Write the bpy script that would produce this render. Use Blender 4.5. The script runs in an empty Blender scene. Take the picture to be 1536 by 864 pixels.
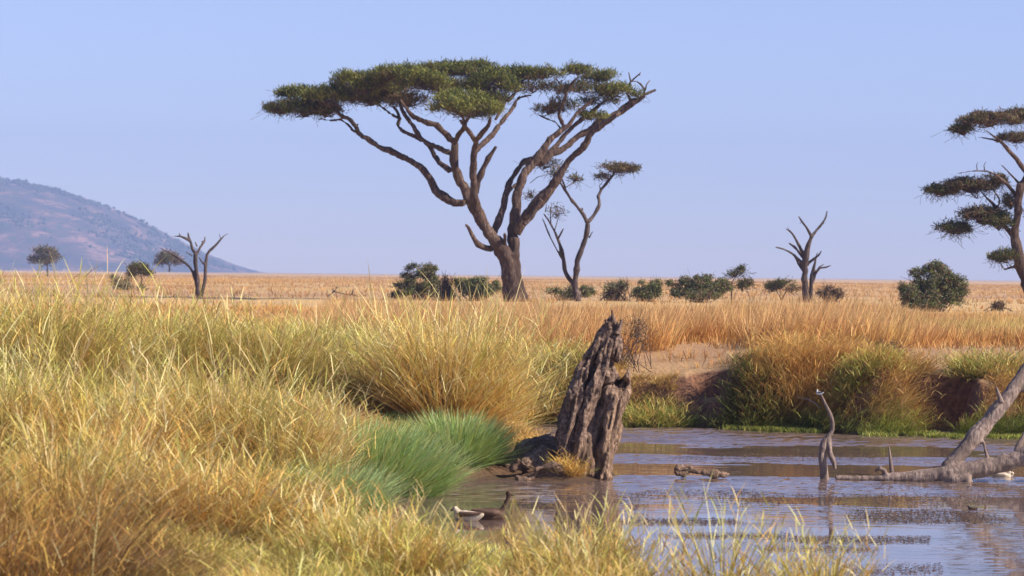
import bpy, math, random
import numpy as np
from mathutils import Vector, Matrix, Euler, noise as mnoise

random.seed(7)
rng = np.random.default_rng(11)
sc = bpy.context.scene
R = math.radians

# ------------------------------------------------------------------ camera
F = 4355.0                        # focal length in photo pixels (1536 wide)
CAM_H = 3.2
cam_d = bpy.data.cameras.new('camera')
cam = bpy.data.objects.new('camera', cam_d)
sc.collection.objects.link(cam)
cam.location = (0, 0, CAM_H)
cam.rotation_euler = (R(90 - 0.263), R(-0.6), 0)
cam_d.sensor_width = 36
cam_d.lens = 36 * F / 1536
cam_d.clip_start = 0.5
cam_d.clip_end = 30000
cam_d.dof.use_dof = True
cam_d.dof.focus_distance = 62
cam_d.dof.aperture_fstop = 3.5
sc.camera = cam

# ------------------------------------------------------------------ light
SUN_EL, SUN_AZ = 37.0, 108.0      # azimuth clockwise from +Y
w = bpy.data.worlds.new('World'); sc.world = w
w.use_nodes = True
nt = w.node_tree
for n in list(nt.nodes): nt.nodes.remove(n)
sky = nt.nodes.new('ShaderNodeTexSky'); sky.sky_type = 'NISHITA'
sky.sun_disc = False
sky.sun_elevation = R(SUN_EL); sky.sun_rotation = R(SUN_AZ)
sky.altitude = 1500; sky.air_density = 1.0; sky.dust_density = 0.3; sky.ozone_density = 3.0
tint = nt.nodes.new('ShaderNodeMix'); tint.data_type = 'RGBA'; tint.blend_type = 'MULTIPLY'
tint.inputs[0].default_value = 1.0
tint.inputs[7].default_value = (0.96, 0.845, 1.01, 1)
bg = nt.nodes.new('ShaderNodeBackground'); bg.inputs[1].default_value = 0.094
wo = nt.nodes.new('ShaderNodeOutputWorld')
nt.links.new(sky.outputs[0], tint.inputs[6]); nt.links.new(tint.outputs[2], bg.inputs[0]); nt.links.new(bg.outputs[0], wo.inputs[0])

sl = bpy.data.lights.new('sun', 'SUN'); so = bpy.data.objects.new('sun', sl); sc.collection.objects.link(so)
sl.energy = 5.0; sl.angle = R(0.6); sl.color = (1.0, 0.90, 0.76)
sd = Vector((math.sin(R(SUN_AZ)) * math.cos(R(SUN_EL)), math.cos(R(SUN_AZ)) * math.cos(R(SUN_EL)), math.sin(R(SUN_EL))))
so.rotation_euler = sd.to_track_quat('Z', 'Y').to_euler()
so.location = (30, -10, 60)

sc.view_settings.view_transform = 'Standard'
sc.view_settings.look = 'None'
sc.view_settings.exposure = 0.80
sc.view_settings.gamma = 1.0
sc.view_settings.use_curve_mapping = False
sc.cycles.max_bounces = 6
sc.cycles.transparent_max_bounces = 8
sc.cycles.volume_bounces = 0
sc.cycles.use_denoising = True
sc.cycles.sample_clamp_indirect = 6

# ------------------------------------------------------------------ helpers
CR = np.array(Euler(cam.rotation_euler, 'XYZ').to_matrix())
CAM = np.array([0, 0, CAM_H])

def P(px, py, Y):
    """photo pixel + distance -> world point"""
    d = CR @ np.array([px - 768.0, 432.0 - py, -F])
    return CAM + d * (Y / d[1])

def XP(px, Y):
    return (px - 768.0) / F * Y

def col_link(o):
    sc.collection.objects.link(o); return o

def mesh_from(name, verts, faces=None, loops=None, mat=None, cols=None, smooth=False, parent=None):
    me = bpy.data.meshes.new(name)
    if loops is None:
        me.from_pydata([tuple(v) for v in verts], [], faces)
    else:
        lv, starts, tot = loops
        me.vertices.add(len(verts)); me.vertices.foreach_set('co', np.asarray(verts, np.float32).ravel())
        me.loops.add(len(lv)); me.loops.foreach_set('vertex_index', np.asarray(lv, np.int32))
        me.polygons.add(len(starts)); me.polygons.foreach_set('loop_start', np.asarray(starts, np.int32))
        me.update(calc_edges=True)
    if smooth:
        me.polygons.foreach_set('use_smooth', [True] * len(me.polygons))
    if cols is not None:
        a = me.color_attributes.new('Col', 'FLOAT_COLOR', 'POINT')
        c = np.ones((len(cols), 4), np.float32); c[:, :3] = cols
        a.data.foreach_set('color', c.ravel())
    me.validate()
    me.update()
    o = bpy.data.objects.new(name, me)
    if mat: me.materials.append(mat)
    col_link(o)
    if parent: o.parent = parent
    return o

def tag(o, label=None, cat=None, group=None, kind=None):
    if label: o['label'] = label
    if cat: o['category'] = cat
    if group: o['group'] = group
    if kind: o['kind'] = kind
    return o

def empty(name, loc, label, cat, group=None):
    o = bpy.data.objects.new(name, None); col_link(o)
    o.location = loc; o.empty_display_size = .3
    return tag(o, label, cat, group)

def attach(o, root):
    o.parent = root
    o.matrix_parent_inverse = Matrix.Translation(-Vector(root.location))
    return o

def _h(ix, iy, iz, seed):
    n = (ix.astype(np.int64) * 374761393 + iy.astype(np.int64) * 668265263 + iz.astype(np.int64) * 1274126177 + seed * 974634777) & 0xffffffff
    n = ((n ^ (n >> 13)) * 1274126177) & 0xffffffff
    return ((n ^ (n >> 16)) & 0xffff) / 65535.0

def vn(x, y, z=None, seed=0):
    x = np.asarray(x, float); y = np.asarray(y, float)
    z = np.zeros_like(x) if z is None else np.asarray(z, float)
    ix, iy, iz = np.floor(x), np.floor(y), np.floor(z)
    fx, fy, fz = x - ix, y - iy, z - iz
    fx = fx * fx * (3 - 2 * fx); fy = fy * fy * (3 - 2 * fy); fz = fz * fz * (3 - 2 * fz)
    r = 0
    for a in (0, 1):
        for b in (0, 1):
            for c in (0, 1):
                wgt = (fx if a else 1 - fx) * (fy if b else 1 - fy) * (fz if c else 1 - fz)
                r = r + wgt * _h(ix + a, iy + b, iz + c, seed)
    return r

def fbm(x, y, z=None, o=4, seed=0):
    s = 0; a = .5; t = 0
    z = np.zeros_like(np.asarray(x, float)) if z is None else z
    for i in range(o):
        s = s + a * vn(x * 2 ** i, y * 2 ** i, z * 2 ** i, seed + i); t += a; a *= .5
    return s / t

def sstep(a, b, x):
    t = np.clip((x - a) / (b - a), 0, 1); return t * t * (3 - 2 * t)

# ------------------------------------------------------------------ materials
def mat(name, rough=.9):
    m = bpy.data.materials.new(name); m.use_nodes = True
    t = m.node_tree; b = t.nodes['Principled BSDF']; b.inputs['Roughness'].default_value = rough
    b.inputs['Specular IOR Level'].default_value = .25
    return m, t, b

def node(t, k, **kw):
    n = t.nodes.new(k)
    for a, v in kw.items(): setattr(n, a, v)
    return n

def ramp(t, src, stops):
    r = node(t, 'ShaderNodeValToRGB'); t.links.new(src, r.inputs[0])
    e = r.color_ramp.elements
    while len(e) < len(stops): e.new(.5)
    for i, (p, c) in enumerate(stops):
        e[i].position = p; e[i].color = (*c, 1)
    return r.outputs[0]

def noise_tex(t, scale, detail=6, vec=None, rough=.6, dist=0):
    n = node(t, 'ShaderNodeTexNoise'); n.inputs['Scale'].default_value = scale
    n.inputs['Detail'].default_value = detail; n.inputs['Roughness'].default_value = rough
    n.inputs['Distortion'].default_value = dist
    if vec is not None: t.links.new(vec, n.inputs['Vector'])
    return n.outputs['Fac']

def mapping(t, scale, coord='Object', rot=(0, 0, 0)):
    tc = node(t, 'ShaderNodeTexCoord'); mp = node(t, 'ShaderNodeMapping')
    mp.inputs['Scale'].default_value = scale; mp.inputs['Rotation'].default_value = rot
    t.links.new(tc.outputs[coord], mp.inputs['Vector'])
    return mp.outputs[0]

def mix(t, a, b, f, mode='MIX'):
    n = node(t, 'ShaderNodeMix', data_type='RGBA', blend_type=mode)
    for s, i in ((f, 0), (a, 6), (b, 7)):
        if hasattr(s, 'is_linked') or hasattr(s, 'links'): t.links.new(s, n.inputs[i])
        elif isinstance(s, (int, float)): n.inputs[i].default_value = s
        else: n.inputs[i].default_value = (*s, 1)
    return n.outputs[2]

def bump(t, b, src, strength, dist):
    n = node(t, 'ShaderNodeBump'); n.inputs['Strength'].default_value = strength
    n.inputs['Distance'].default_value = dist
    t.links.new(src, n.inputs['Height']); t.links.new(n.outputs[0], b.inputs['Normal'])

def blade_mat(name, trans=.3, rough=.55, spec=.3, mul=(1, 1, 1)):
    m, t, b = mat(name, rough)
    b.inputs['Specular IOR Level'].default_value = spec
    a = node(t, 'ShaderNodeAttribute', attribute_name='Col')
    c = mix(t, a.outputs['Color'], mul, 1.0, 'MULTIPLY')
    t.links.new(c, b.inputs['Base Color'])
    tr = node(t, 'ShaderNodeBsdfTranslucent'); t.links.new(c, tr.inputs[0])
    ms = node(t, 'ShaderNodeMixShader'); ms.inputs[0].default_value = trans
    out = t.nodes['Material Output']
    t.links.new(b.outputs[0], ms.inputs[1]); t.links.new(tr.outputs[0], ms.inputs[2]); t.links.new(ms.outputs[0], out.inputs[0])
    return m

def bark_mat(name, dark, lite, mid, sc_=1.0, bmp=.05, axis=(1, 1, .25)):
    m, t, b = mat(name, .9)
    v = mapping(t, tuple(sc_ * a for a in axis))
    n1 = noise_tex(t, 9, 8, v, .65, .4)
    n2 = noise_tex(t, 1.3, 4, v)
    c = ramp(t, n1, [(.3, dark), (.5, mid), (.68, lite)])
    c = mix(t, c, tuple(x * .62 for x in mid), ramp(t, n2, [(.42, (0, 0, 0)), (.62, (1, 1, 1))]))
    t.links.new(c, b.inputs['Base Color'])
    bump(t, b, n1, .9, bmp)
    return m

M = {}
M['grass'] = blade_mat('dry_grass_blades')
M['leaf'] = blade_mat('acacia_leaves', .2, .6, .2)
M['bark'] = bark_mat('acacia_bark', (.026, .016, .013), (.25, .185, .15), (.095, .058, .044), 1.0, .10)
M['bark2'] = bark_mat('weathered_dead_wood', (.03, .02, .02), (.20, .155, .14), (.085, .06, .055), 1.5, .05)
M['log'] = bark_mat('sun_bleached_log_wood', (.09, .06, .05), (.46, .35, .29), (.25, .18, .15), 2.5, .03)
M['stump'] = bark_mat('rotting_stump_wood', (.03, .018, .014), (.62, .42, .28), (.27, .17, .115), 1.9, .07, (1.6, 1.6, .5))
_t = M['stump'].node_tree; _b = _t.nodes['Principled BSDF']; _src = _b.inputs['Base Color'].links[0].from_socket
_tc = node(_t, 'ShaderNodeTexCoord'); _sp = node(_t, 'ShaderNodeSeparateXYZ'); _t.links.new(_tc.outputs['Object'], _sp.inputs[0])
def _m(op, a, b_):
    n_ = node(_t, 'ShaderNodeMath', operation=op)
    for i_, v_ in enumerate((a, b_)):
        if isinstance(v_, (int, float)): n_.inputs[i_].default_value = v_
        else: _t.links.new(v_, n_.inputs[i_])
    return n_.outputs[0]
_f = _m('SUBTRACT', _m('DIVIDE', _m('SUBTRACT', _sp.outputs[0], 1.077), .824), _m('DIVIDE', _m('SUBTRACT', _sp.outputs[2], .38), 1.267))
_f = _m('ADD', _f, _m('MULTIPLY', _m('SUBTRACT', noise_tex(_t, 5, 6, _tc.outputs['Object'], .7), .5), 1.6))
_dark_mask = ramp(_t, _m('ADD', _f, .5), [(.30, (1, 1, 1)), (.50, (0, 0, 0))])  # darker wood tones toward the stump's upper left, edge broken by noise
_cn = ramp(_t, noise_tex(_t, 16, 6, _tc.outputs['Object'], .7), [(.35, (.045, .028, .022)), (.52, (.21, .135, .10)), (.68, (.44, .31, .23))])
_t.links.new(mix(_t, _src, _cn, _dark_mask), _b.inputs['Base Color'])
M['twig'] = bark_mat('thin_twigs', (.05, .03, .025), (.22, .15, .11), (.12, .08, .06), 3, .01)
M['mud'] = bark_mat('mud_and_roots', (.05, .032, .024), (.44, .30, .21), (.23, .145, .10), 2.5, .05, (1, 1, 1))

# ------------------------------------------------------------------ terrain
def wp(px, row):                     # point of the water surface seen at a photo pixel
    hz = 412 + (px - 768) * .0104
    Y = CAM_H * F / (row - hz)
    return (XP(px, Y), Y)

WATER = [wp(912, 719), wp(880, 724), wp(820, 723), wp(760, 719), wp(715, 723), wp(672, 724), (-1.35, 42.0), (-1.3, 38.6), (-.75, 34.8),
         (.0, 32.6), (.9, 31.2), (2.0, 30.2), (3.4, 29.0), (5.0, 27.6), (8, 25.5), (14, 24), (30, 22), (60, 20), (60, 56), (24, 57.2),
         wp(1536, 657), wp(1460, 657), wp(1380, 654), wp(1300, 653), wp(1250, 650), wp(1180, 646), wp(1100, 643), wp(1000, 640), wp(950, 638),
         (1.6, 62.0), (.6, 62.6), (.15, 61), (.25, 58), (.5, 55), (.95, 52.2), (1.45, 49), (1.75, 46.8)]
WP = np.array(WATER)

def water_sd(X, Y):
    """signed distance to the shoreline, positive on land"""
    X = np.asarray(X, float); Y = np.asarray(Y, float)
    best = np.full(X.shape, 1e9); inside = np.zeros(X.shape, bool)
    n = len(WP)
    for i in range(n):
        ax, ay = WP[i]; bx, by = WP[(i + 1) % n]
        dx, dy = bx - ax, by - ay
        t = np.clip(((X - ax) * dx + (Y - ay) * dy) / (dx * dx + dy * dy), 0, 1)
        d = np.hypot(X - ax - t * dx, Y - ay - t * dy)
        best = np.minimum(best, d)
        if dy != 0:
            c = ((ay > Y) != (by > Y)) & (X < (bx - ax) * (Y - ay) / dy + ax)
            inside ^= c
    return np.where(inside, -best, best)

PLAIN = 1.6
def H(X, Y):
    X = np.asarray(X, float); Y = np.asarray(Y, float)
    d = water_sd(X, Y)
    far = sstep(56, 60.5, Y - .9 * sstep(3, -1, X) * 0)
    # near / left bank
    T = np.interp(Y, [0, 18, 23, 28, 36, 45, 58], [.1, .15, .4, .70, 1.02, 1.25, 1.40])
    wl = np.interp(Y, [20, 30, 45, 60], [6.0, 7.5, 7.5, 6.0])
    near = T * (sstep(0, 1, d / wl) * .88 + .12 * sstep(0, .6, d))
    # foreground spit in front of the pool stays low
    low = sstep(-3.6, -1.2, X) * sstep(36, 31, Y)
    near = near * (1 - low) + np.minimum(near, .22 * sstep(0, 1.2, d)) * low
    wob = .55 + .9 * vn(X * .8, Y * .8, seed=5)
    lip = 1.08 + .30 * sstep(4.2, 6.0, X) * sstep(9.5, 7.5, X)
    farh = lip * sstep(0, 1.3, d / wob) + (PLAIN - lip) * sstep(1, 6, d)
    side = sstep(-2.0, 1.0, X)
    fr = far * side + (1 - side) * sstep(50, 60, Y)
    # eroded gully and scoop in the far bank
    gw = .48 + .22 * (vn(Y * 2.3, X * 0 + 3, seed=301) - .5)
    gul_ = sstep(gw + .38, gw - .12, np.abs(X - 8.62 - .25 * np.sin(Y * 1.7))) * sstep(2.2, 1.7, d)
    scp = sstep(.42, .30, np.abs(X - 4.35)) * sstep(1.9, 1.4, d) * sstep(.25, .45, d)
    farh = farh * (1 - .92 * gul_) * (1 - .45 * scp)
    farh = farh + .22 * (fbm(X * 2.1, Y * 2.1, seed=303, o=3) - .5) * sstep(0, .5, d) * sstep(2.6, 1.4, d)
    h = near * (1 - fr) + farh * fr
    h = h + .10 * (fbm(X * .7, Y * .7, seed=3) - .5) * sstep(.2, 2, d)
    big = sstep(150, 900, Y)
    h = h + big * 1.0 * (fbm(X * .003, Y * .003, seed=9, o=3) - .5)
    h = np.where(d < 0, -np.minimum(.5, -d * .35) - .0, h)
    return h

def axis(dense0, dense1, step, lo, hi, g=1.12):
    a = list(np.arange(dense0, dense1 + 1e-6, step))
    s = step; x = dense1
    while x < hi: s *= g; x = min(hi, x + s); a.append(x)
    s = step; x = dense0; b = []
    while x > lo: s *= g; x = max(lo, x - s); b.append(x)
    return np.array(b[::-1] + a)

xs = axis(-12, 14, .13, -5500, 5500); ys = axis(18, 68, .13, -250, 7000)
GX, GY = np.meshgrid(xs, ys)
GZ = H(GX, GY)
nx, ny = len(xs), len(ys)
V = np.stack([GX.ravel(), GY.ravel(), GZ.ravel()], 1)
ii, jj = np.meshgrid(np.arange(nx - 1), np.arange(ny - 1))
a = (jj * nx + ii).ravel()
q = np.stack([a, a + 1, a + nx + 1, a + nx], 1)
m, t, b = mat('savanna_ground')
v = mapping(t, (1, 1, 1))
vband = mapping(t, (.012, .035, 1))
n1 = noise_tex(t, 2.5, 8, v); n2 = noise_tex(t, 1.0, 5, vband); n3 = noise_tex(t, 14, 6, v)
straw = ramp(t, n3, [(.3, (.46, .30, .12)), (.6, (.70, .48, .21))])
pink = ramp(t, n3, [(.3, (.32, .18, .10)), (.6, (.48, .30, .16))])
c = mix(t, straw, pink, ramp(t, n2, [(.40, (0, 0, 0)), (.60, (1, 1, 1))]))
n4 = noise_tex(t, 7, 8, v, .75)
soil = ramp(t, n4, [(.32, (.06, .028, .02)), (.5, (.20, .095, .055)), (.7, (.34, .185, .10))])
geo = node(t, 'ShaderNodeNewGeometry'); sep = node(t, 'ShaderNodeSeparateXYZ')
t.links.new(geo.outputs['Normal'], sep.inputs[0])
steep = ramp(t, sep.outputs[2], [(.80, (1, 1, 1)), (.95, (0, 0, 0))])
c = mix(t, c, soil, steep)
sp2 = node(t, 'ShaderNodeSeparateXYZ'); t.links.new(geo.outputs['Position'], sp2.inputs[0])
wet = node(t, 'ShaderNodeMapRange'); wet.inputs[1].default_value = -.05; wet.inputs[2].default_value = .25
wet.inputs[3].default_value = 1; wet.inputs[4].default_value = 0
t.links.new(sp2.outputs[2], wet.inputs[0])
lowz = node(t, 'ShaderNodeMapRange'); lowz.inputs[1].default_value = .3; lowz.inputs[2].default_value = .95
lowz.inputs[3].default_value = .85; lowz.inputs[4].default_value = .15
t.links.new(sp2.outputs[2], lowz.inputs[0])
c = mix(t, c, soil, lowz.outputs[0])
c = mix(t, c, (.05, .035, .022), wet.outputs[0])
t.links.new(c, b.inputs['Base Color']); bump(t, b, n4, .8, .10)
ground = mesh_from('ground', V, loops=(q.ravel(), np.arange(len(q)) * 4, None), mat=m, smooth=True)
tag(ground, 'dry straw coloured savanna plain and pool banks reaching the horizon', 'ground', kind='structure')

# ------------------------------------------------------------------ water
m, t, b = mat('pool_water', .012)
b.inputs['IOR'].default_value = 2.2; b.inputs['Specular IOR Level'].default_value = .8
n = noise_tex(t, .8, 3, mapping(t, (1, 1, 1)))
t.links.new(ramp(t, n, [(.35, (.11, .075, .065)), (.65, (.17, .115, .095))]), b.inputs['Base Color'])
bump(t, b, noise_tex(t, 22.0, 3, mapping(t, (1.0, 1.2, 1)), .5), .06, .002)
wxs = axis(-2.2, 13.2, .06, -6, 62, 1.3); wys = axis(27.5, 63, .035, 18, 64, 1.3)
WGX, WGY = np.meshgrid(wxs, wys)
bnd = .62 * vn(WGX * .16, WGY * .55, seed=201) + .38 * vn(WGX * .5, WGY * 1.6, seed=202)
amp = .07 + 1.0 * sstep(.38, .50, bnd)
amp *= np.interp(WGY, [28, 37, 41, 46, 50, 63], [.04, .08, .3, .8, 1.3, 1.3])
zz = 0
for k, (wl_, ang, aa) in enumerate(((.42, 1.25, .0050), (.29, 1.75, .0042), (.21, 1.48, .0032), (.16, 2.05, .0018), (.17, 1.0, .0018))):
    ph = (np.cos(ang) * WGX + np.sin(ang) * WGY) * 2 * np.pi / wl_ + 5.0 * vn(WGX * .9, WGY * .9, seed=210 + k)
    zz = zz + aa * np.sin(ph) * (.4 + 1.2 * vn(WGX * 1.1, WGY * 1.1, seed=220 + k))
zz = zz * amp * sstep(.0, .5, -water_sd(WGX, WGY) + .1)
nx, ny = len(wxs), len(wys)
ii, jj = np.meshgrid(np.arange(nx - 1), np.arange(ny - 1)); a = (jj * nx + ii).ravel()
q = np.stack([a, a + 1, a + nx + 1, a + nx], 1)
water = mesh_from('water', np.stack([WGX.ravel(), WGY.ravel(), zz.ravel()], 1), loops=(q.ravel(), np.arange(len(q)) * 4, None), mat=m, smooth=True)
tag(water, 'shallow rippled pool reflecting sky and dry banks', 'water', kind='structure')

# ------------------------------------------------------------------ hill
hx = np.linspace(-2600, -420, 260); hy = np.linspace(4700, 6700, 110)
HX, HY = np.meshgrid(hx, hy)
YC = 5600.0
ox = [XP(p, YC) for p in (-900, -500, -200, 0, 40, 100, 150, 198, 243, 288, 325, 348, 360)]
hz0 = lambda p: 412 + (p - 768) * .0104
orow = [330, 280, 262, 267, 274, 289, 306, 326, 351, 376, 394, 404, 408]
oz = [(hz0(p) - r) / F * YC for p, r in zip((-900, -500, -200, 0, 40, 100, 150, 198, 243, 288, 325, 348, 360), orow)]
prof = np.interp(HX, ox, oz)
env = np.clip(1 - ((HY - YC) / 880) ** 2, 0, 1) ** .8
gul = (fbm(HX * .006, HY * .004, seed=21) - .5)
HZ = prof * env + env * (1 - env) * 2.2 * gul * prof * .5 + env * 9 * (fbm(HX * .03, HY * .03, seed=4) - .5)
HZ = HZ + np.where(prof > 3, 4.5 * np.clip(vn(HX * .11, HY * .11, seed=8) - .55, 0, 1) * 2, 0) * env
HZ = np.where(HX > ox[-1] + 20, -3, HZ) - 1.0
V = np.stack([HX.ravel(), HY.ravel(), HZ.ravel()], 1)
nx, ny = len(hx), len(hy)
ii, jj = np.meshgrid(np.arange(nx - 1), np.arange(ny - 1)); a = (jj * nx + ii).ravel()
q = np.stack([a, a + 1, a + nx + 1, a + nx], 1)
m, t, b = mat('hillside_scrub')
v = mapping(t, (.014, .009, .04)); v2 = mapping(t, (.06, .04, .06))
c = ramp(t, noise_tex(t, 1, 6, v), [(.40, (.035, .04, .05)), (.54, (.13, .08, .07)), (.66, (.38, .20, .15))])
c = mix(t, c, (.05, .06, .04), ramp(t, noise_tex(t, 1, 4, v2), [(.50, (0, 0, 0)), (.60, (1, 1, 1))]))
t.links.new(c, b.inputs['Base Color'])
hill = mesh_from('hill', V, loops=(q.ravel(), np.arange(len(q)) * 4, None), mat=m, smooth=True)
hk = rng.integers(0, HX.size, 90000)
tx_, ty_, tz_ = HX.ravel()[hk] + rng.uniform(-6, 6, len(hk)), HY.ravel()[hk] + rng.uniform(-8, 8, len(hk)), HZ.ravel()[hk]
kk = (tz_ > 8) & (fbm(tx_ * .008, ty_ * .008, seed=61) > rng.uniform(.42, .85, len(hk))) & (ty_ < YC + 60) & (ty_ > YC - 700)
tx_, ty_, tz_ = tx_[kk][:9000], ty_[kk][:9000], tz_[kk][:9000]
o_ = np.array([(0, 0, 1.1), (1, 0, .35), (.2, .95, .3), (-.9, .3, .4), (-.3, -1, .3), (.6, -.7, .3), (0, 0, -.6)])
f_ = np.array([(0, 1, 2), (0, 2, 3), (0, 3, 4), (0, 4, 5), (0, 5, 1), (6, 2, 1), (6, 3, 2), (6, 4, 3), (6, 5, 4), (6, 1, 5)])
nt_ = len(tx_); sz_ = rng.uniform(1.8, 5.0, nt_)
V = (np.stack([tx_, ty_, tz_ + 1], 1)[:, None, :] + (o_[None] + rng.normal(0, .22, (nt_, 7, 3))) * sz_[:, None, None]).reshape(-1, 3)
lv = (f_.ravel()[None, :] + 7 * np.arange(nt_)[:, None]).ravel()
ms_, t2_, b2_ = mat('hill_scrub_leaves'); b2_.inputs['Base Color'].default_value = (.045, .055, .035, 1)
hs = mesh_from('hillside_scrub', V, loops=(lv, np.arange(nt_ * 10) * 3, None), mat=ms_)
tag(hs, 'dark scrub and small trees dotted thickly over the far hill', 'scrub', kind='stuff')
tag(hill, 'long scrub covered hill far off in blue haze', 'hill', kind='structure')

# ------------------------------------------------------------------ blades
def blades(base, azim, lean, length, width, droop, col_base, col_tip, face=None, levels=4):
    """ribbon blades: returns verts, loopverts, starts, cols"""
    N = len(base)
    s = np.array([0, .35, .7, 1.0]) if levels == 4 else np.array([0, .5, 1.0])
    L = len(s)
    dx, dy = np.cos(azim), np.sin(azim)
    if face is None: face = rng.uniform(0, 2 * np.pi, N)
    wx, wy = np.cos(face), np.sin(face)
    prof = np.array([.75, 1.0, .7, 0]) if levels == 4 else np.array([.8, .9, 0])
    pts = []; cols = []
    for k in range(L):
        sk = s[k]
        hor = np.sin(lean) * length * sk + droop * length * sk ** 2
        ver = np.cos(lean) * length * sk - .55 * droop * length * sk ** 2.2
        c = np.stack([base[:, 0] + dx * hor, base[:, 1] + dy * hor, base[:, 2] + ver], 1)
        sm = sk ** 1.35
        cc = col_base * (1 - sm) + col_tip * sm
        if k < L - 1:
            o = np.stack([wx * width * prof[k] * .5, wy * width * prof[k] * .5, np.zeros(N)], 1)
            pts += [c - o, c + o]; cols += [cc, cc]
        else:
            pts.append(c); cols.append(cc)
    nv = 2 * (L - 1) + 1
    V = np.stack(pts, 1).reshape(-1, 3); C = np.stack(cols, 1).reshape(-1, 3)
    b0 = (np.arange(N) * nv)[:, None]
    pat = []; st = []; n = 0
    for k in range(L - 2):
        pat += [2 * k, 2 * k + 1, 2 * k + 3, 2 * k + 2]; st.append(n); n += 4
    k = L - 2; pat += [2 * k, 2 * k + 1, 2 * k + 2]; st.append(n); n += 3
    lv = (b0 + np.array(pat)[None, :]).ravel()
    starts = ((np.arange(N) * n)[:, None] + np.array(st)[None, :]).ravel()
    return V, lv, starts, C

def leafy(base, azim, lean, length, droop, m, lw, cols, ll=(.14, .30), spread=.75, s0=.2):
    """m short leaves set along each stem curve, pointing off it in all directions"""
    N = len(base); idx = np.repeat(np.arange(N), m); K = len(idx)
    s = rng.uniform(s0, 1.0, K); b, az, le, L, dr = base[idx], azim[idx], lean[idx], length[idx], droop[idx]
    hor = np.sin(le) * L * s + dr * L * s ** 2; ver = np.cos(le) * L * s - .55 * dr * L * s ** 2.2
    p = np.stack([b[:, 0] + np.cos(az) * hor, b[:, 1] + np.sin(az) * hor, b[:, 2] + ver], 1) + rng.normal(0, .02, (K, 3))
    q = rng.normal(0, spread, (K, 2))
    hx = np.sin(le) * np.cos(az) + q[:, 0]; hy = np.sin(le) * np.sin(az) + q[:, 1]
    nl = np.arctan(np.hypot(hx, hy)); na = np.arctan2(hy, hx)
    c = np.clip(cols[idx] * (1 + rng.normal(0, .18, (K, 1))) * (.55 + .55 * s[:, None] ** .8), .01, .95)
    return blades(p, na, nl, rng.uniform(ll[0], ll[1], K) * (.6 + .5 * L), lw * rng.uniform(.6, 1.5, K), rng.uniform(0, .5, K), c * .85, c, levels=3)

def join(parts):
    V = []; LV = []; ST = []; C = []; nv = 0; nl = 0
    for v, lv, st, c in parts:
        V.append(v); LV.append(lv + nv); ST.append(st + nl); C.append(c); nv += len(v); nl += len(lv)
    return np.concatenate(V), np.concatenate(LV), np.concatenate(ST), np.concatenate(C)

def blade_obj(name, parts, material, parent=None):
    V, lv, st, C = join(parts)
    return mesh_from(name, V, loops=(lv, st, None), mat=material, cols=C, parent=parent)

STRAW = np.array([.80, .50, .15]); GOLD = np.array([.76, .42, .09]); PALE = np.array([.86, .67, .31])
ORNG = np.array([.68, .36, .11]); YG = np.array([.52, .46, .115]); GRN = np.array([.23, .27, .055])
BLUEG = np.array([.42, .54, .25]); BROWN = np.array([.26, .14, .06]); SEDGE = np.array([.31, .46, .11]); LIME = np.array([.36, .40, .07])

def pick(cols, probs, n, jit=.18):
    cols = np.array(cols); k = rng.choice(len(cols), n, p=np.array(probs) / sum(probs))
    c = cols[k] * (1 + rng.normal(0, jit, (n, 1))) * (1 + rng.normal(0, .05, (n, 3)))
    return np.clip(c, .01, .9)

def tuft_field(cx, cy, nb, rad, hgt, wid, lean_s, droop, cb, ct, wind=(0, 0), hj=.25, levels=4):
    """many tufts: cx, cy arrays; nb blades each; arrays per tuft for hgt; cb/ct per tuft colours"""
    n = len(cx); idx = np.repeat(np.arange(n), nb)
    N = len(idx)
    a = rng.uniform(0, 2 * np.pi, N); r = np.sqrt(rng.uniform(0, 1, N)) * rad[idx]
    X = cx[idx] + r * np.cos(a); Y = cy[idx] + r * np.sin(a)
    Z = H(X, Y) - .03
    lean = np.abs(rng.normal(0, 1, N)) * lean_s * (.4 + r / (rad[idx] + 1e-6))
    az = a + rng.normal(0, .6, N)
    # wind adds a common direction
    hx_ = np.sin(lean) * np.cos(az) + wind[0]; hy_ = np.sin(lean) * np.sin(az) + wind[1]
    lean = np.arcsin(np.clip(np.hypot(hx_, hy_), 0, .95)); az = np.arctan2(hy_, hx_)
    L = hgt[idx] * np.clip(rng.normal(1, hj, N), .35, 1.6)
    j = 1 + rng.normal(0, .16, (N, 1))
    jj = 1 + rng.normal(0, .05, (N, 3))
    return blades(np.stack([X, Y, Z], 1), az, lean, L, wid * rng.uniform(.6, 1.4, N), droop * rng.uniform(.2, 1.6, N),
                  np.clip(cb[idx] * j * jj, .01, .9), np.clip(ct[idx] * j * jj, .01, .95), levels=levels)

def wedge(n, y0, y1, px0, px1, pw=1.0):
    """random plan points inside the view wedge, density ~ uniform on the ground"""
    u = rng.uniform(0, 1, n)
    Y = np.sqrt(y0 ** 2 + u * (y1 ** 2 - y0 ** 2)) if pw == 1 else (y0 ** (2 - pw * 2 + .001) + u * (y1 ** (2 - pw * 2 + .001) - y0 ** (2 - pw * 2 + .001))) ** (1 / (2 - pw * 2 + .001))
    px = rng.uniform(px0, px1, n)
    return XP(px, Y), Y, px

def lerpc(a, b, t):
    return a[None, :] * (1 - t[:, None]) + b[None, :] * t[:, None]

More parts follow.
